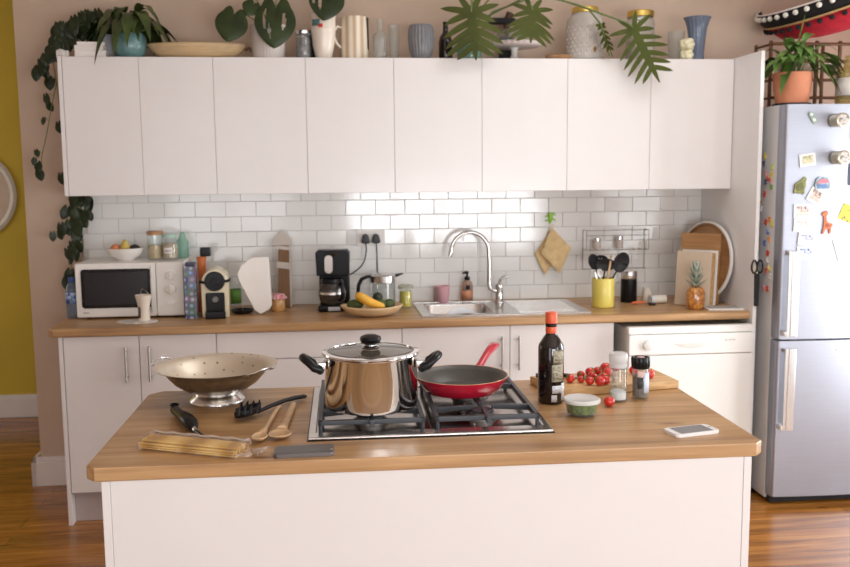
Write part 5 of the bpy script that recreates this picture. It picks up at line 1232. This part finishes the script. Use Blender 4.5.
# wooden bowl with avocados and banana-shaped squash
t = thing('wooden_fruit_bowl', 'shallow pale wooden bowl of avocados on the counter', 'bowl', (1.598, -.455, CT + .0003))
g = G()
def wb(u, v):
    a = 2 * PI * v; return ((.145 * u ** .62) * math.cos(a), (.092 * u ** .7) * math.sin(a), .003 + .048 * u ** 2.6 + .004 * math.cos(2 * a) * u ** 4)
g.grid(wb, 12, 48); g.put('bowl', mat('turned_pale_wood', (.66, .47, .27), .5, var=.12, stretch=(2, 8, 8)), t, solid=.005, ang=70)
BZ2 = CT + .045
M_AVG = mat('avocado_green', (.055, .085, .02), .5, var=.35, scale=50, bump=.5, bscale=110)
for k, (x, y, z, r3, lb) in enumerate([(1.520, -.455, BZ2 + .012, (.040, .027, .024), 'green avocado at left end of the wooden bowl'), (1.635, -.470, BZ2 + .012, (.034, .026, .026), 'dark avocado right of the yellow fruit in wooden bowl'), (1.680, -.445, BZ2 + .008, (.036, .026, .026), 'green avocado at right end of the wooden bowl'), (1.628, -.425, BZ2 + .040, (.028, .024, .024), 'darkest avocado on top of the others in wooden bowl')]):
    o = G().ball((0, 0, 0), r3, 22).put('avocado', M_AVG if k != 3 else mat('avocado_black', (.03, .035, .02), .5, bump=.4, bscale=100), loc=(x, y, z), rot=(0, 0, k * .5)); tag(o, lb, 'avocado', 'avocados in the wooden bowl')
t = thing('yellow_papaya', 'long yellow fruit lying across the wooden bowl', 'fruit', (1.585, -.495, BZ2 + .030))
G().tube(interp([(-.062, .01, .028), (-.040, .004, .022), (-.01, 0, .004), (.025, -.004, -.012), (.062, -.006, -.022), (.072, -.006, -.024)], 14), [.010, .017, .020, .0215, .022, .022, .022, .021, .020, .018, .016, .013, .010, .006, .002], 16).put('fruit', mat('yellow_fruit_skin', (.78, .42, .05), .4, var=.18, scale=14), t)

# pink cup, soap
t = thing('pink_cup', 'pale pink cup beside the soap bottle', 'cup', (1.980, -.045, CT + .0045))
G().lathe([(0, 0), (.032, 0), (.034, .003), (.042, .09), (.039, .09), (.032, .006), (0, .006)], n=40).put('cup', mat('pink_glaze', (.72, .40, .44), .4, var=.05), t)
t.location = (1.980, -.066 + .01, CT + .0003); t.scale = (.95, .95, .95)
t = thing('soap_dispenser', 'amber soap bottle with black pump at the sink', 'soap dispenser', (2.112, -.045, CT + .0003))
G().lathe([(0, 0), (.027, 0), (.029, .004), (.029, .085), (.024, .10), (.012, .112), (0, .113)], n=36).put('bottle', glass('soap_clear', (.85, .70, .60), (.62, .45, .35), .4), t)
curved_label('label', .0295, -180, 180, .015, .058, mat('peach_label', (.65, .28, .16), .5, var=.1), t, 32)
curved_label('round_mark', .0302, -110, -70, .066, .088, M_BLK, t)
G().lathe([(.014, .1125), (.0145, .115), (.0145, .128), (.006, .130), (.005, .148), (0, .148)], n=24).put('pump', M_BLK, t)
G().tube([(.004, 0, .150), (-.012, -.004, .152), (-.026, -.006, .147)], [.009, .007, .004], 10).put('nozzle', M_BLK, t)

# potholders on gecko hook
t = thing('gecko_hook', 'bright green gecko-shaped hook stuck on the tiles', 'hook', (2.556, -.0132, 1.325))
g = G(); g.tube([(-.004, -.006, .028), (0, -.007, .012), (.002, -.007, -.01), (-.004, -.007, -.03)], [.010, .012, .009, .003], 10)
for sx, dz in ((-1, .014), (1, .018), (-1, -.008), (1, -.010)): g.tube([(0, -.006, dz), (sx * .018, -.006, dz + .006 * sx), (sx * .026, -.005, dz - .004)], [.004, .0035, .0045], 6)
g.put('gecko', mat('gecko_green', (.32, .62, .05), .4), t)
M_PH = mat('quilted_tan', (.74, .54, .28), .9, var=.15, scale=25, bump=.6, bscale=70)
def potholder(label, c, sz, rot, y, swing, wx=.66):
    t = thing('pot_holder', label, 'pot holder', (c[0], y, c[1]), 0, 'pot holders on the gecko hook'); t.rotation_euler = (R(-3), R(rot), R(swing))
    n = 18
    def f(sgn):
        def q_(u, v):
            x, z = (u - .5) * sz, (v - .5) * sz
            th = .0045 * min(1, 8 * min(u, 1 - u, v, 1 - v) + .15) + .0008 * math.sin(u * 40) * math.sin(v * 40)
            rx, rz_ = (x - z) * .7071, (x + z) * .7071
            return (rx * wx, sgn * th + .006 * math.sin(rz_ * 14), rz_)
        return q_
    g = G(); g.grid(f(1), n, n); g.grid(f(-1), n, n)
    bmesh.ops.remove_doubles(g.bm, verts=g.bm.verts, dist=.0002)
    g.put('pad', M_PH, t)
    G().tube([(-sz * .002, 0, sz * .70), (-.008, 0, sz * .76), (0, 0, sz * .80), (.008, 0, sz * .76), (.002, 0, sz * .70)], .002, 6).put('loop', M_PH, t)
potholder('front tan quilted pot holder hanging from the gecko hook', (2.578, 1.158), .172, -9, -.052, 0)
potholder('rear tan quilted pot holder behind the front one', (2.535, 1.135), .150, 6, -.026, 0, .6)

# wire rack on the wall
t = thing('wire_rack', 'thin wire rack fixed to tiles behind the utensils', 'wire rack', (2.9, -.014, 1.02))
g = G()
M_WIRE = mat('grey_wire', (.30, .28, .27), .4, .8)
W0, W1 = -.168, .165
for z in (.21, .183, .108, .006): g.cyl((W0, -.07 if z > .1 else -.02, z + .03), (W1, -.07 if z > .1 else -.02, z + .03), .0017, n=6)
for x in (W0, W1): g.tube([(x, -.002, .24), (x, -.07, .24), (x, -.07, .138), (x, -.002, .138)], .0016, 6); g.tube([(x, -.004, .24), (x, -.004, .036), (x, -.03, .034)], .0018, 6)
for k in range(9): x = W0 + (W1 - W0) * (k + 1) / 10; g.cyl((x, -.07, .138), (x, -.002, .138), .0012, n=6)
g.put('wires', M_WIRE, t)
for x, h_, lb, m_ in ((2.80, .055, 'small pale spice jar at left in the wire rack', (.66, .58, .54)), (2.92, .062, 'small pale spice jar at right in the wire rack', (.62, .54, .5))):
    t = thing('spice_jar', lb, 'spice jar', (x, -.046, 1.1622), 0, 'jars in the wire rack')
    G().lathe([(0, 0), (.018, 0), (.019, .003), (.019, h_ - .016), (0, h_ - .015)], n=24).put('jar', mat('spice_%d' % int(x * 100), m_, .2), t)
    G().lathe([(0, h_ - .0148), (.0185, h_ - .0148), (.0185, h_), (0, h_)], n=24).put('lid', M_STEEL, t)

# utensil crock
t = thing('utensil_crock', 'yellow round crock holding kitchen utensils', 'crock', (2.742, -.345, CT + .0003))
G().lathe([(0, 0), (.050, 0), (.054, .003), (.055, .01), (.055, .140), (.0535, .144), (.050, .142), (.050, .012), (0, .010)], n=56).put('crock', mat('yellow_glaze', (.72, .60, .12), .35, var=.06, coat=.3), t)
CX, CY, CZ = 2.742, -.345, CT
def utensil(name, label, cat, base, top, head, m, hr=.0045, mh_=None, group='utensils in the yellow crock'):
    t = thing(name, label, cat, (CX + base[0], CY + base[1], CZ + .0115), 0, group)
    b = Vector((0, 0, .006)); tp = Vector((top[0] - base[0], top[1] - base[1], top[2] - .0115))
    G().tube([b, (b + tp) / 2, tp], [hr, hr, hr * .8], 8).put('handle', mh_ or m, t)
    d = (tp - b).normalized(); head(t, tp, d, m)
    return t
def spoon_head(w_, l_, tilt=0, slots=False):
    def h(t, tp, d, m):
        fr_ = frame(tp, d, (1, tilt, 0))
        def f(u, v):
            a = 2 * PI * v; return fr_ @ Vector((w_ * u * math.cos(a), .012 * (1 - u * u) * 1.0, l_ * .92 + l_ * u * math.sin(a)))
        G().grid(f, 7, 26, (lambda u, v: slots and .25 < u < .62 and (v * 8 % 1) < .35)).put('head', m, t, solid=.0025)
    return h
utensil('serving_spoon', 'black spoon leaning left in the yellow crock', 'spoon', (.015, -.01), (-.040, -.012, .190), spoon_head(.027, .040), M_BLKM)
utensil('ladle', 'black ladle facing forward in the middle of the crock', 'ladle', (-.012, .02), (.0, -.024, .182), spoon_head(.052, .032), M_BLKM)
utensil('slotted_spoon', 'black slotted spoon at the back of the crock', 'spoon', (.018, .018), (-.008, .020, .196), spoon_head(.044, .030, 0, True), M_BLKM)
utensil('skimmer', 'large black skimmer leaning right in the yellow crock', 'skimmer', (-.02, 0), (.070, .006, .176), spoon_head(.046, .052, .3), M_BLKM)
utensil('white_spatula', 'white plastic spatula in front of the black utensils', 'spatula', (.01, -.03), (-.022, -.034, .150), spoon_head(.014, .022), mat('spat_white', (.7, .68, .66), .4))
utensil('wooden_stick', 'thin pale wooden stick rising from the yellow crock', 'stick', (-.008, -.034), (.030, -.030, .252), lambda t, tp, d, m: G().ball(tp, .006, 10).put('tip', mat('stick_tip', (.4, .25, .12), .6), t), M_SPOON, .0058)
utensil('metal_whisk', 'slim metal handle leaning left out of the crock', 'utensil', (.0, -.025), (-.052, -.030, .175), lambda t, tp, d, m: G().ball(tp, .0055, 10).put('tip', m, t), M_STEEL, .0045)
# canister
t = thing('black_canister', 'black canister with clear steel-rimmed top beside the crock', 'canister', (2.922, -.20, CT + .0003))
G().lathe([(0, 0), (.039, 0), (.041, .004), (.041, .118), (0, .120)], n=40).put('body', M_BLK, t)
G().lathe([(0, .1205), (.040, .1205), (.041, .123), (.041, .150), (.039, .160), (0, .162)], n=40).put('lid', mat('canister_steel', (.6, .57, .55), .2, .8), t)
# little things right of canister
t = thing('peeler', 'orange-handled peeler lying in front of the black canister', 'peeler', (2.935, -.30, CT + .0003), R(8))
G().tube([(-.035, 0, .008), (-.02, 0, .010), (.015, 0, .011), (.04, 0, .008)], [.005, .009, .010, .006], 10, flat=.7).put('handle', mat('peeler_orange', (.78, .18, .07), .4), t)
G().box(.04, .075, -.006, .006, .003, .006, .001).put('blade', M_STEEL, t)
t = thing('spice_jar', 'white jar lying on its side right of the peeler', 'spice jar', (3.045, -.28, CT + .0215), R(6))
g = G(); g.lathe([(0, 0), (.019, 0), (.021, .003), (.021, .062), (0, .063)], n=28, M=frame((-.02, 0, 0), (1, 0, 0))); g.put('jar', mat('jar_ivory', (.74, .70, .62), .35), t)
g = G(); g.lathe([(0, 0), (.0205, 0), (.0205, .018), (0, .018)], n=28, M=frame((-.0385, 0, 0), (1, 0, 0))); g.put('cap', mat('cap_grey_white', (.7, .72, .74), .35), t)
t = thing('spice_jar', 'small upright ivory jar behind the lying white jar', 'spice jar', (3.015, -.21, CT + .0003))
G().lathe([(0, 0), (.022, 0), (.024, .004), (.024, .05), (.02, .058), (0, .058)], n=28).put('jar', mat('jar_ivory2', (.70, .62, .54), .35), t)
G().lathe([(0, .0585), (.021, .0585), (.021, .074), (0, .075)], n=28).put('lid', mat('jar_lid_pale', (.7, .66, .6), .4), t)
t = thing('bottle_cap', 'small black cap lying before the lying white jar', 'cap', (3.000, -.325, CT + .0003))
G().lathe([(0, 0), (.018, 0), (.018, .010), (0, .011)], n=24).put('cap', M_BLK, t)

# ------------------------------------------------------------------ boards at right, leaning
def lean(t, th_x=0, th_y=0): t.rotation_euler = (R(th_x), R(th_y), t.rotation_euler.z)
t = thing('round_tray', 'round wooden tray with white rim leaning on the side panel', 'tray', (3.312, -.24, CT + .206))
_fm = frame((0, 0, 0), (-.955, -.27, .10)); t.rotation_euler = _fm.to_euler()
G().lathe([(0, 0), (.186, 0), (.192, .003), (.193, .014), (.186, .016), (.182, .006), (0, .005)], n=72).put('tray', M_BOARDB, t)
G().lathe([(.1935, .000), (.202, .003), (.202, .018), (.1935, .0175)], n=72).put('rim', M_WPL, t)
def board(label, x, y, rz, w_, h_, th, m, tilt, name='chopping_board', bev=.003):
    t = thing(name, label, 'chopping board', (x, y, CT + .0006 + .5 * th * math.sin(R(tilt)))); t.rotation_euler = (R(-tilt), 0, R(rz))
    G().prism([(-w_ / 2, 0), (w_ / 2, 0), (w_ / 2, h_), (-w_ / 2, h_)], -th / 2, th / 2, M=FRONT, bev=bev).put('board', m, t)
    return t
board('large brown chopping board standing behind the paler boards', 3.246, -.305, -46, .205, .350, .026, M_BOARDB, 5)
board('white plastic chopping board in front of the large brown board', 3.222, -.352, -46, .185, .272, .014, M_WPL, 5)
board('thick light-wood board between white and beige boards', 3.200, -.372, -46, .180, .262, .022, M_BOARDL, 5)
board('beige chopping board standing directly behind the pineapple jar', 3.178, -.392, -46, .178, .268, .012, mat('beige_board', (.62, .50, .38), .6, var=.08), 5)
t = thing('slate_board', 'flat grey board with pale edge at the counter corner', 'board', (3.285, -.51, CT + .0003), R(-6))
G().box(-.085, .085, -.052, .052, 0, .008, .002).put('frame', M_PAPER, t); G().box(-.075, .075, -.044, .044, .0082, .010).put('surface', mat('grey_slate', (.36, .34, .32), .6, var=.1), t)
# pineapple jar
t = thing('pineapple_jar', 'pineapple-shaped orange glass jar with pale leafy top', 'jar', (3.155, -.490, CT + .0003)); t.scale = (.93, .93, 1)
G().lathe([(0, 0), (.036, 0), (.043, .008), (.047, .04), (.046, .08), (.038, .102), (.028, .108), (0, .108)], n=64, flute=.02, fn=12).put('body', ramp_mat('pineapple_glass', 'voronoi', [(0, (.72, .36, .1)), (.4, (.58, .24, .05)), (.8, (.32, .12, .03))], .18, 62, dist=0, bump=.8, coat=.5), t, ang=60)
g = G()
for tier, (zz, L_, el, n_) in enumerate(((.105, .055, .5, 8), (.125, .055, .8, 8), (.145, .06, 1.1, 7), (.16, .065, 1.35, 5))):
    for k in range(n_):
        a = k * 2 * PI / n_ + tier * .4; d = Vector((math.cos(a) * math.cos(el), math.sin(a) * math.cos(el), math.sin(el)))
        blade(g, (math.cos(a) * .008, math.sin(a) * .008, zz), d, L_, .022, -.2, .3, 5)
g.cyl((0, 0, .105), (0, 0, .20), .012, .006, 10)
g.put('leafy_lid', mat('pale_green_metal', (.42, .48, .40), .35, .3), t, solid=.0012)

# ------------------------------------------------------------------ on top of the fridge
FT = FH + .0005
t = thing('potted_peace_lily', 'leafy green plant in terracotta pot on the fridge', 'potted plant', (3.545, -.60, FT))
G().lathe([(0, 0), (.082, 0), (.086, .004), (.086, .012), (.080, .013), (.078, .006), (0, .006)], n=40).put('saucer', M_BLKM, t)
G().lathe([(0, .0065), (.066, .0065), (.070, .010), (.082, .08), (.088, .150), (.084, .152), (.078, .12), (0, .12)], n=48).put('pot', M_TERRA, t)
G().lathe([(0, .1205), (.077, .1225)], n=24).put('soil', M_SOIL, t)
g = G(); st = G(); rs = random.Random(31)
for k in range(56):
    a = k * 2.399; el = rs.uniform(.45, 1.4); L_ = rs.uniform(.11, .17)
    p = Vector((.02 * math.cos(a), .02 * math.sin(a), .125)); d = Vector((math.cos(a) * math.cos(el) * (1 if math.cos(a) > 0 else .35), math.sin(a) * math.cos(el) * .8, math.sin(el)))
    ql = p + d * rs.uniform(.07, .15); st.tube([p, (p + ql) / 2, ql], .002, 5)
    blade(g, ql, Vector((d.x, d.y, d.z * .4)), L_, rs.uniform(.045, .068), rs.uniform(.5, 1.0), .15, 8, wavy=.04)
blade(g, (.0, -.02, .20), (.15, -.1, 1), .20, .04, -.1, .3, 8)
for (px_, pz, dx, dz) in ((-.03, .25, -.6, -.1), (.10, .24, 1, -.3), (.09, .20, 1, -.8), (-.03, .20, -.5, -.7), (.05, .19, .6, -1)):
    blade(g, (px_, -.05, pz), (dx, -.2, dz), .13, .055, .5, .2, 8)
st.put('stems', M_STEM, t); g.put('foliage', mat('leaf_fresh_green', (.10, .19, .04), .4, var=.55, scale=16), t)
t = thing('labelled_bottle', 'clear bottle with white label on the fridge, right edge', 'bottle', (3.815, -.60, FT))
G().lathe([(0, 0), (.048, 0), (.052, .005), (.052, .135), (.045, .155), (.018, .185), (.016, .23), (0, .231)], n=36).put('glass', glass('amber_clear', (.82, .76, .50), (.45, .38, .18), .35), t)
curved_label('label', .0526, -180, 180, .048, .128, mat('bottle_label_white', (.72, .68, .63), .6, var=.03), t, 32)
curved_label('label_mark', .0532, -80, -55, .078, .095, M_BLKM, t, 4)
# wooden bottle rack standing on fridge
t = thing('wooden_rack', 'dark brown wooden grid rack standing behind the plant', 'rack', (3.80, -.30, FT))
M_RK = mat('rack_brown', (.13, .055, .02), .5, var=.2)
for x in (-.235, -.145, .0, .12): G().box(x - .007, x + .007, -.05, -.036, 0, .335, .002).put('upright', M_RK, t)
for z in (.06, .145, .235, .318): G().cyl((-.235, -.058, z), (.235, -.058, z), .0075, n=10).put('rail', M_RK, t)
for z in (.06, .145, .235, .318): G().cyl((-.235, -.058, z), (-.235, .12, z), .006, n=8).put('side_rail', M_RK, t)
G().box(-.242, -.228, .106, .12, 0, .335, .002).put('upright', M_RK, t); G().box(.113, .127, .106, .12, 0, .335, .002).put('upright', M_RK, t)
for k, (x, z, w_, h_) in enumerate(((3.865, 2.065, .026, .05), (3.715, 1.925, .022, .04), (3.75, 2.11, .05, .022))):
    o = G().box(-w_ / 2, w_ / 2, -.001, .001, -h_ / 2, h_ / 2).put('paper_tag', M_PAPER, loc=(x, -.372, z)); tag(o, ['white paper tag on the rack right of the plant', 'low white paper tag on the rack behind the pot', 'wide white paper tag on the rack above the plant leaves'][k], 'tag', 'paper tags on the rack')
# sombrero resting on the rack
t = thing('sombrero', 'black and red brimmed hat with pompoms atop the rack', 'hat', (4.065, -.33, 2.378)); t.rotation_euler = (R(4), R(-23), 0)
M_HR = mat('hat_red_felt', (.55, .02, .04), .9, var=.15, scale=30); M_HB = mat('hat_black_felt', (.012, .011, .013), .9, var=.2)
hr = .49
def hang(g, prof): g.lathe(prof, n=96)
g = G(); g.lathe([(.12, -.035), (.30, -.055), (.42, -.015), (hr - .015, .058)], n=96); g.put('brim', M_HR, t, solid=.006)
g = G(); g.lathe([(hr - .012, .066), (hr, .085), (hr + .004, .128), (hr + .002, .136)], n=96); g.put('upturned_edge', M_HB, t, solid=.006)
g = G(); g.lathe([(.0, .30), (.06, .29), (.11, .18), (.125, .03)], n=48); g.put('crown', M_HB, t, solid=.005)
g = G()
for k in range(96): a0_, a1_ = 2 * PI * k / 96, 2 * PI * (k + 1) / 96; g.tube([((hr + .006) * math.cos(a0_), (hr + .006) * math.sin(a0_), .138), ((hr + .006) * math.cos(a1_), (hr + .006) * math.sin(a1_), .138)], .004, 6)
g.put('white_piping', M_PAPER, t)
g = G(); g.lathe([(hr - .006, .062), (hr - .002, .066), (hr + .002, .070)], n=96); g.put('gold_braid', mat('braid_gold', (.55, .35, .15), .6), t, solid=.004)
M_PW = mat('pompom_white', (.74, .70, .62), .95, bump=.8, bscale=300)
NP = 52
for k in range(NP):
    a = 2 * PI * k / NP
    if not (R(140) < a < R(300)): continue
    G().ball(((hr + .012) * math.cos(a), (hr + .012) * math.sin(a), .118), .013, 12).put('white_pompom', M_PW, t)
    G().ball(((hr - .01) * math.cos(a + .06), (hr - .01) * math.sin(a + .06), .044), .012, 12).put('black_pompom', M_HB, t)
for k in range(2):
    G().tube([(-hr + .02, -.03 - .02 * k, .05), (-hr + .018, -.03 - .02 * k, .0), (-hr + .02, -.03 - .02 * k, -.05)], .0015, 6).put('tassel_cord', M_HB, t)
    for zz in (-.002, -.055): G().ball((-hr + .018, -.03 - .02 * k, zz), .012, 12).put('black_pompom', M_HB, t)

# ------------------------------------------------------------------ round mirror in the hall
t = thing('round_mirror', 'round mirror in white frame on the yellow wall', 'mirror', (-.86, 1.398, 1.455)); t.rotation_euler = (R(90), 0, 0)
G().lathe([(.245, 0), (.285, 0), (.288, .012), (.268, .022), (.247, .014), (.245, 0)], n=64).put('frame', mat('mirror_frame', (.72, .68, .6), .45), t)
G().lathe([(0, .004), (.2455, .004)], n=64).put('mirror_glass', mat('mirror_surface', (.6, .6, .55), .05, 1), t)
